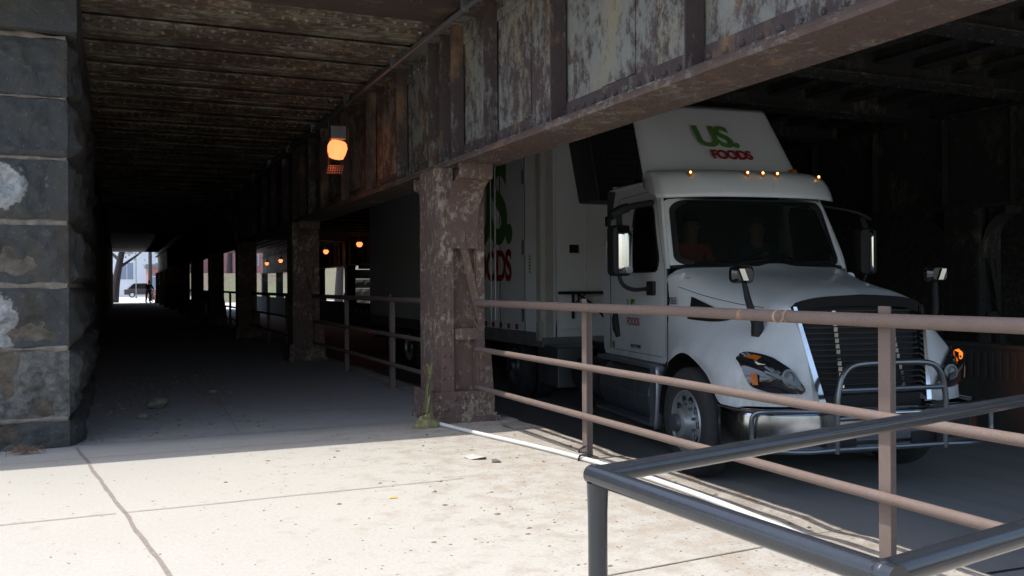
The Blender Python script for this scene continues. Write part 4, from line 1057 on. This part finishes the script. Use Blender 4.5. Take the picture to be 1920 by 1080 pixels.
# cyclist standing at the far end
stand={'hip':(0,0,.90),'waist':(0,-.02,1.05),'chest':(.0,-.08,1.28),'neck':(0,-.12,1.42),'headb':(0,-.15,1.48),'headt':(0,-.17,1.62),'shL':(.19,-.09,1.34),'elL':(.27,-.22,1.10),'haL':(.22,-.42,1.0),'fL':(.22,-.50,.99),
 'shR':(-.19,-.09,1.34),'elR':(-.27,-.22,1.10),'haR':(-.22,-.42,1.0),'fR':(-.22,-.50,.99),'hpL':(.10,0,.88),'knL':(.13,-.10,.48),'anL':(.12,.02,.09),'toL':(.12,-.14,.04),'hpR':(-.10,0,.88),'knR':(-.13,.02,.48),'anR':(-.12,.14,.09),'toR':(-.12,-.02,.04)}
person('person',(2.05,72.4,0),R(25),stand,'person in a dark jacket walking a bicycle at the far tunnel exit',M['darkcloth'],M['tan'],M['black'])
bc=empty('bicycle',(2.45,72.0,0),R(25),label='bicycle wheeled along by the walker at the far exit',cat='bicycle')
for y in(-.5,.5):
    m=MB();m.lathe([(-.015,.32),(0,.34),(.015,.32),(0,.30),(-.015,.32)],(0,y,.34),(1,0,0),24)
    for k in range(8):
        a=math.pi*k/8;m.tube([(0,y-.31*math.cos(a),.34-.31*math.sin(a)),(0,y+.31*math.cos(a),.34+.31*math.sin(a))],.002,3)
    m.build('wheel',M['rubber'],bc)
m=MB()
for p,q in(((0,.5,.34),(0,.12,.32)),((0,.12,.32),(0,.22,.80)),((0,.22,.78),(0,-.32,.82)),((0,.12,.32),(0,-.33,.74)),((0,-.30,.95),(0,-.5,.34)),((0,.5,.34),(0,.2,.72))):m.tube([p,q],.016,6)
m.build('frame',M['blackpaint'],bc);m=MB();m.tube([(-.25,-.24,1.0),(0,-.32,.98),(.25,-.24,1.0)],.013,6);m.build('handlebar',M['blackpaint'],bc);m=MB();m.box((-.06,.12,.90),(.06,.38,.94));m.tube([(0,.22,.8),(0,.24,.9)],.014,6);m.build('saddle',M['blackplastic'],bc,bevel=.01)
# ---------------------------------------------------------------- semi trailer
tr=empty('semi_trailer',(5.57,11.72,-.6),0,label='long white refrigerated trailer coupled behind the truck',cat='trailer')
W_=2.58;LT=9.6;ZB=1.04;ZT=4.08
b=MB();b.prism([(0,.10),(.025,.03),(.10,0),(W_-.10,0),(W_-.025,.03),(W_,.10),(W_,LT),(0,LT)],2,ZB,ZT)
body=b.build('box_body',M['trailer'],tr,smooth='auto')
for x0,x1 in((-.012,.20),(W_-.2,W_+.012)):
    b=MB()
    b.prism([(x0,.12),(x0+.02,.02),(x0+.08,-.014),(x1,-.014),(x1,-.0015),(x0+.09,-.0015),(x0+.03,.03),(x0+.0105,.12)] if x0<1 else [(x1,.12),(x1-.02,.02),(x1-.08,-.014),(x0,-.014),(x0,-.0015),(x1-.09,-.0015),(x1-.03,.03),(x1-.0105,.12)],2,ZB-.02,ZT)
    b.build('corner_post',M['rusttrim'],tr)
b=MB();b.box((.20,-.030,ZB),(.225,-.002,ZT-.02));b.box((.72,-.012,ZB+.1),(.735,-.001,ZT-.1));b.box((W_-.735,-.012,ZB+.1),(W_-.72,-.001,ZT-.1));b.box((.25,-.02,ZB+.10),(W_-.25,-.001,ZB+.12));b.build('front_ribs',M['trailer'],tr)
b=MB();b.box((0.01,-.02,ZB-.14),(W_-.01,LT,ZB-.001));b.box((-.012,.0,ZB-.001),(-.001,LT,ZB+.07));b.build('bottom_rail',simple('rail_dirty',(.26,.26,.25),.5,.3,.4,4),tr)
b=MB();b.box((-.02,.0,ZB-.05),(.26,.12,ZB+.22));b.build('rusty_corner',M['rusttrim'],tr)
b=MB();b.box((.46,-.02,2.26),(.61,-.001,2.38));b.build('vent',M['blackplastic'],tr);b=MB();b.box((.445,-.012,2.245),(.625,-.0005,2.395));b.build('vent_frame',M['trailer'],tr)
b=MB();b.box((.28,-.22,1.66),(1.2,-.001,1.70));b.bar((.45,-.02,1.45),(.62,-.20,1.66),.02,.02);b.bar((.62,-.02,1.45),(.50,-.20,1.66),.02,.02);b.box((.5,-.03,1.30),(.53,-.001,1.66));b.tube(smooth_path([(.55,-.1,1.66),(.7,-.3,1.5),(.9,-.5,1.2),(1.1,-.7,1.1)],5),.018,6);b.build('hose_bracket',M['blackplastic'],tr)
# refrigeration unit on the nose
b=MB();b.prism([(.62,2.98),(.42,4.02),(W_-.42,4.02),(W_-.62,2.98)],1,-.62,-.002);ru=b.build('refrigeration_unit',simple('unit_black',(.014,.014,.015),.5,0,.3,6),tr,bevel=.03)
b=MB()
for k in range(9):b.box((.75,-.635,3.1+k*.09),(W_-.75,-.6205,3.14+k*.09))
b.build('louvres',M['blackplastic'],ru)
# side door
sd=MB();sd.box((-.014,.52,ZB+.075),(-.0005,1.45,3.98));sdo=sd.build('side_door',M['trailer'],tr)
b=MB();b.box((-.018,.50,ZB+.02),(-.0142,.515,4.0));b.box((-.018,1.455,ZB+.02),(-.0142,1.475,4.0));b.build('door_gap',M['seam'],sdo)
b=MB();b.tube([(-.034,1.62,ZB+.2),(-.034,1.62,3.9)],.014,8);b.tube([(-.034,1.80,ZB+.2),(-.034,1.80,3.9)],.010,8)
for z in(1.5,2.4,3.3):b.box((-.05,1.58,z),(-.0155,1.66,z+.05))
b.build('locking_bar',M['alu'],sdo,smooth='auto')
b=MB()
for z in(1.25,2.25,3.3):b.box((-.03,.49,z),(-.0145,.60,z+.22))
b.build('hinge',M['alu'],sdo)
b=MB();b.box((-.014,1.50,ZB+.075),(-.0005,2.6,3.98));b.build('side_door',M['trailer'],tr)
rt=MB();wt=MB()
for k in range(22):
    y=.62+k*.155
    if 1.40<y<1.60:continue
    (rt if k%2 else wt).box((-.018,y,ZB+.085),(-.0146,y+(.10 if k%2 else .14),ZB+.165))
wt.build('reflective_tape',M['whitetape'],tr);rt.build('reflective_tape',M['redtape'],tr)
b=MB()
for k in range(12):b.box((-.018,5.4+k*.55,ZB+.085),(-.0146,5.55+k*.55,ZB+.165))
b.build('reflective_tape',M['whitetape'],tr)
def TM(y,z):return Matrix.Translation((-.0185,y,z))@Matrix.Rotation(R(-90),4,'Z')@Matrix.Rotation(R(90),4,'X')
text('logo_lettering','US.',1.80,M['green'],TM(.93,2.50),tr,offset=.05,sx=.84,space=.86,align='RIGHT')
text('logo_lettering','FOODS',.66,M['red'],TM(1.00,1.88),tr,offset=.02,sx=.82,space=.9,align='RIGHT')
text('trailer_number','402667',.095,M['black'],Matrix.Translation((-.0015,.40,2.25))@Matrix.Rotation(R(-90),4,'Z')@Matrix.Rotation(R(90),4,'X')@Matrix.Rotation(R(-90),4,'Z'),tr)
b=MB();b.dome((-.001,1.9,2.6),(-1,0,0),.02);b.build('side_marker',M['amber'],tr)
# trailer gear and wheels
b=MB();b.box((.9,.5,.85),(1.7,LT-.2,.90));
for x in(.35,2.2):b.box((x-.05,2.9,.25),(x+.05,3.0,.92));b.box((x-.12,2.85,.22),(x+.12,3.05,.25))
b.box((.7,5.6,.55),(.8,LT-.2,.9));b.box((1.78,5.6,.55),(1.88,LT-.2,.9));b.box((.2,6.5,.45),(2.38,6.6,.58));b.box((.2,7.75,.45),(2.38,7.85,.58));b.box((.1,LT-.1,.55),(2.48,LT-.05,.62))
b.build('landing_gear_and_frame',M['darkmetal'],tr)
for y in(6.55,7.8):
    for x,sg in((.02,1),(W_-.02,-1)):
        t=MB();t.lathe([(sg*.02,.29),(0,.34),(0,.42),(sg*.04,.50),(sg*.075,.51),(sg*.5,.51),(sg*.56,.44),(sg*.56,0)],(x,y,.51),(1,0,0),36);o=t.build('wheel',M['rubber'],tr,smooth='auto')
        m=MB();m.lathe([(sg*.02,.29),(sg*.012,.28),(sg*.12,.26),(sg*.13,.13),(sg*.02,.11),(sg*.01,0)],(x,y,.51),(1,0,0),28);m.build('rim',M['alu'],o,smooth='auto')
m=MB();m.box((.0-.03,LT-.06,.66),(.05,LT,.71));m.build('marker_lamp',M['redlit'],tr)
# ---------------------------------------------------------------- outside, beyond the far exit
def mat_grass():
    t=NT('dry_spring_grass');a=t.noise(.25,6,.65);f=t.noise(6,5,.7)
    c=t.mix(t.ramp(a,[(.4,0),(.6,1)]),(.105,.082,.06),(.085,.105,.045));c=t.mix(t.ramp(f,[(.5,0),(.66,.7)]),c,(.19,.17,.12));c=t.mix(t.ramp(t.noise(1.3,5,.7),[(.55,0),(.65,.7)]),c,(.05,.05,.03));t.set(Base_Color=c,Roughness=.95);t.bump(f,.6,.1);return t.m
def hillz(x,y):
    c=lambda q:max(0,min(1,q))
    a=c((y-104)/14)*3.7*c((x-4)/3)
    b_=c((x-15.3)/9)*5.0
    return max(a,b_)+.12*noise.noise((x*.35,y*.35,0))+.05*noise.noise((x*1.5,y*1.5,0))
b=MB();b.grid(lambda u,v:(3.4+120*u**1.3,50+130*v,-.80+hillz(3.4+120*u**1.3,50+130*v)),70,70)
struct('far_road',MB().box((3.01,74.2,-.72),(16,108,-.585)),simple('far_road_concrete',(.42,.41,.39),.9,0,.15,1))
struct('hill',b,mat_grass(),smooth=True)
b=MB();b.box((-60,74,-.7),(3.0,135,-.004));struct('far_pavement',b,simple('far_concrete',(.5,.48,.45),.9,0,.15,1))
b=MB();b.box((11.0,49.2,-.6),(24,84,-.01));struct('side_yard',b,simple('yard_concrete',(.42,.40,.36),.9,0,.2,1))
# buildings
def building(loc,sx,sy,h,mat,label,nx,nz,wm,z0=1.0,ww=1.1,wh=1.5,roof=None):
    e=empty('building',loc,0,label=label,cat='building')
    b=MB();b.box((0,0,0),(sx,sy,h));b.build('wall',mat,e)
    b=MB();b.box((-.25,-.25,h+.002),(sx+.25,sy+.25,h+.35));b.build('roof',roof or M['greymetal'],e)
    for i in range(nx):
        for k in range(nz):
            x=sx*(i+.5)/nx;z=z0+k*3.2
            m=MB();m.box((x-ww/2,-.06,z),(x+ww/2,-.003,z+wh));fo=m.build('window',M['whitetape'],e)
            m=MB();m.box((x-ww/2+.07,-.075,z+.07),(x-.03,-.0605,z+wh-.07));m.box((x+.03,-.075,z+.07),(x+ww/2-.07,-.0605,z+wh-.07));m.build('pane',wm,fo)
    m=MB();m.box((sx*.5-.5+.0,-.08,0),(sx*.5+.5,-.003,2.1));m.build('door',M['darkmetal'],e)
    return e
paleg=simple('pale_glass',(.22,.26,.34),.15)
building((-9,122,-.1),16,12,14,simple('pale_siding',(.62,.66,.70),.7,0,.05,1),'tall pale blue-white building across the square beyond the exit',4,4,paleg,2.2,1.6,2.2)
building((3.05,108.5,-.6),3.2,7,4.0,simple('red_brick',(.34,.16,.13),.85,0,.2,3),'low red brick outbuilding right of the pale building',2,1,paleg,1.5)
building((9,128,2.9),44,10,8,simple('pink_brick',(.44,.20,.19),.85,0,.2,2),'long pink brick block on top of the grassy slope',8,2,paleg,1.2)
# tree builder
def tree(loc,h,rad,lean,label,crown_r,n_leaf,leafcol,name='tree',limbs=7):
    e=empty(name,loc,random.uniform(0,6.28)*0,label=label,cat='tree')
    b=MB();lx,ly=lean
    P=[(0,0,-.3),(lx*.15,ly*.15,h*.2),(lx*.5,ly*.5,h*.5),(lx,ly,h*.8)];b.tube(smooth_path(P,5),[rad*(1.15-.05*k) for k in range(16)],9)
    tips=[]
    for k in range(limbs):
        t=.45+.5*k/limbs;a=k*2.4;p=catmull(P,t);q=p+Vector((math.cos(a)*h*.16,math.sin(a)*h*.16,h*.12));r=q+Vector((math.cos(a+.4)*h*.14,math.sin(a+.4)*h*.14,h*.16))
        b.tube([p,q,r],[rad*.42,rad*.25,rad*.08],6);tips+=[q,r]
        for j in range(5):
            aa=a+random.uniform(-1,1);s=q.lerp(r,random.random());e2=s+Vector((math.cos(aa),math.sin(aa),random.uniform(.2,1)))*h*.11;b.tube([s,e2],[rad*.10,rad*.02],4);tips.append(e2)
    b.build('trunk',simple('bark',(.035,.029,.030),.95,0,.4,6,.8,10),e,smooth='auto')
    c=MB()
    for i in range(n_leaf):
        q=random.choice(tips)+Vector((random.gauss(0,1),random.gauss(0,1),random.gauss(0,.8)))*crown_r;s=random.uniform(.06,.14)
        a=Vector((random.gauss(0,1),random.gauss(0,1),random.gauss(0,1))).normalized();d=a.orthogonal().normalized();c.add([q-a*s,q+d*s*.6,q+a*s,q-d*s*.6],[(0,1,2,3)])
    c.build('crown',simple('leaf_'+str(len(bpy.data.materials)),leafcol,.8,0,.4,2),e,fix=False)
    return e
tree((-.35,77.5,0),9,.33,(1.5,0),'thick leaning tree trunk at the left of the far exit',.7,900,(.12,.16,.05))
tree((14.3,63.5,.0),11,.30,(.8,0),'dark slender tree trunk in front of the grass slope',.8,700,(.13,.15,.06))
tree((15.4,65,.3),10,.20,(-.9,0),'pale thin tree trunk leaning beside the stepped wing wall',.8,500,(.14,.15,.06))
tree((13,120,2),12,.4,(.5,0),'bare tree on the slope below the pink block',.9,700,(.13,.14,.06))
# trees on the street behind the viewer (seen in chrome)
tree((-9,-14,0),11,.35,(.5,0),'leafy green street tree farther left behind the pavement',.9,2600,(.08,.16,.04))
tree((9,-22,0),12,.35,(-.5,0),'tall leafy street tree behind on the right',.9,2600,(.08,.16,.04))
# poles
p=MB();p.tube([(0,0,0),(0,0,7)],[.05,.04],8);p.lathe([(0,.12),(.25,.08)],(0,0,0),(0,0,1),8)
o=p.build('signpost',M['greymetal']);o.location=(1.75,104,0);tag(o,'thin grey pole standing in the bright square','pole')
p=MB();p.tube([(0,0,0),(0,0,9)],[.17,.13],10);p.box((-.6,-.05,7.6),(.6,.05,7.75))
o=p.build('utility_pole',M['darkmetal']);o.location=(2.55,84,0);tag(o,'thick dark utility pole beyond the exit beside the walker','pole')
# vehicles far off
def car(loc,rz,paint,label,cat,tail=False,H=1.5):
    e=empty('parked_car',loc,rz,label=label,cat=cat)
    prof=[(-2.2,.35),(-2.25,.75),(-2.1,.92),(-1.1,1.0),(-.55,H-.03),(.2,H),(1.3,H-.02),(1.95,1.0),(2.25,.95),(2.3,.35)]
    b=MB();b.prism(prof,0,-.88,.88);b.build('body',paint,e,bevel=.06)
    b=MB();b.prism([(-.98,1.03),(-.52,H-.08),(1.25,H-.08),(1.78,1.03)],0,-.885,.885);b.build('side_windows',M['glass'],e)
    b=MB();b.add([(-.75,2.0,1.04),(.75,2.0,1.04),(.68,1.42,H-.07),(-.68,1.42,H-.07)],[(0,1,2,3)]);b.build('rear_window',M['glass'],e,solid=.02)
    for x in(-.88,.70):
        for y in(-1.4,1.45):
            b=MB();b.lathe([(0,0),(0,.3),(.03,.34),(.16,.34),(.18,.3),(.18,0)],(x,y,.34),(1,0,0),20);wo=b.build('wheel',M['rubber'],e,smooth='auto')
            b=MB();b.lathe([(-.003,0),(-.003,.2),(.183,.2),(.183,0)],(x,y,.34),(1,0,0),16);b.build('rim',M['alu'],wo)
    for x in(-.78,.60):
        b=MB();b.box((x,2.24,.72),(x+.18,2.325,.90));b.build('tail_lamp',M['redlit'] if tail else M['redtape'],e)
        b=MB();b.box((x,-2.29,.68),(x+.2,-2.2,.82));b.build('headlight',M['whitetape'],e)
    return e
car((2.9,112,0),R(90),simple('dark_car_paint',(.03,.03,.04),.3),'dark car parked before the pale building','car',H=1.65)
car((4.95,58.2,-.6),R(180),simple('silver_car_paint',(.30,.31,.33),.3,.4),'car in the dark tunnel with one red tail lamp showing','car',True)
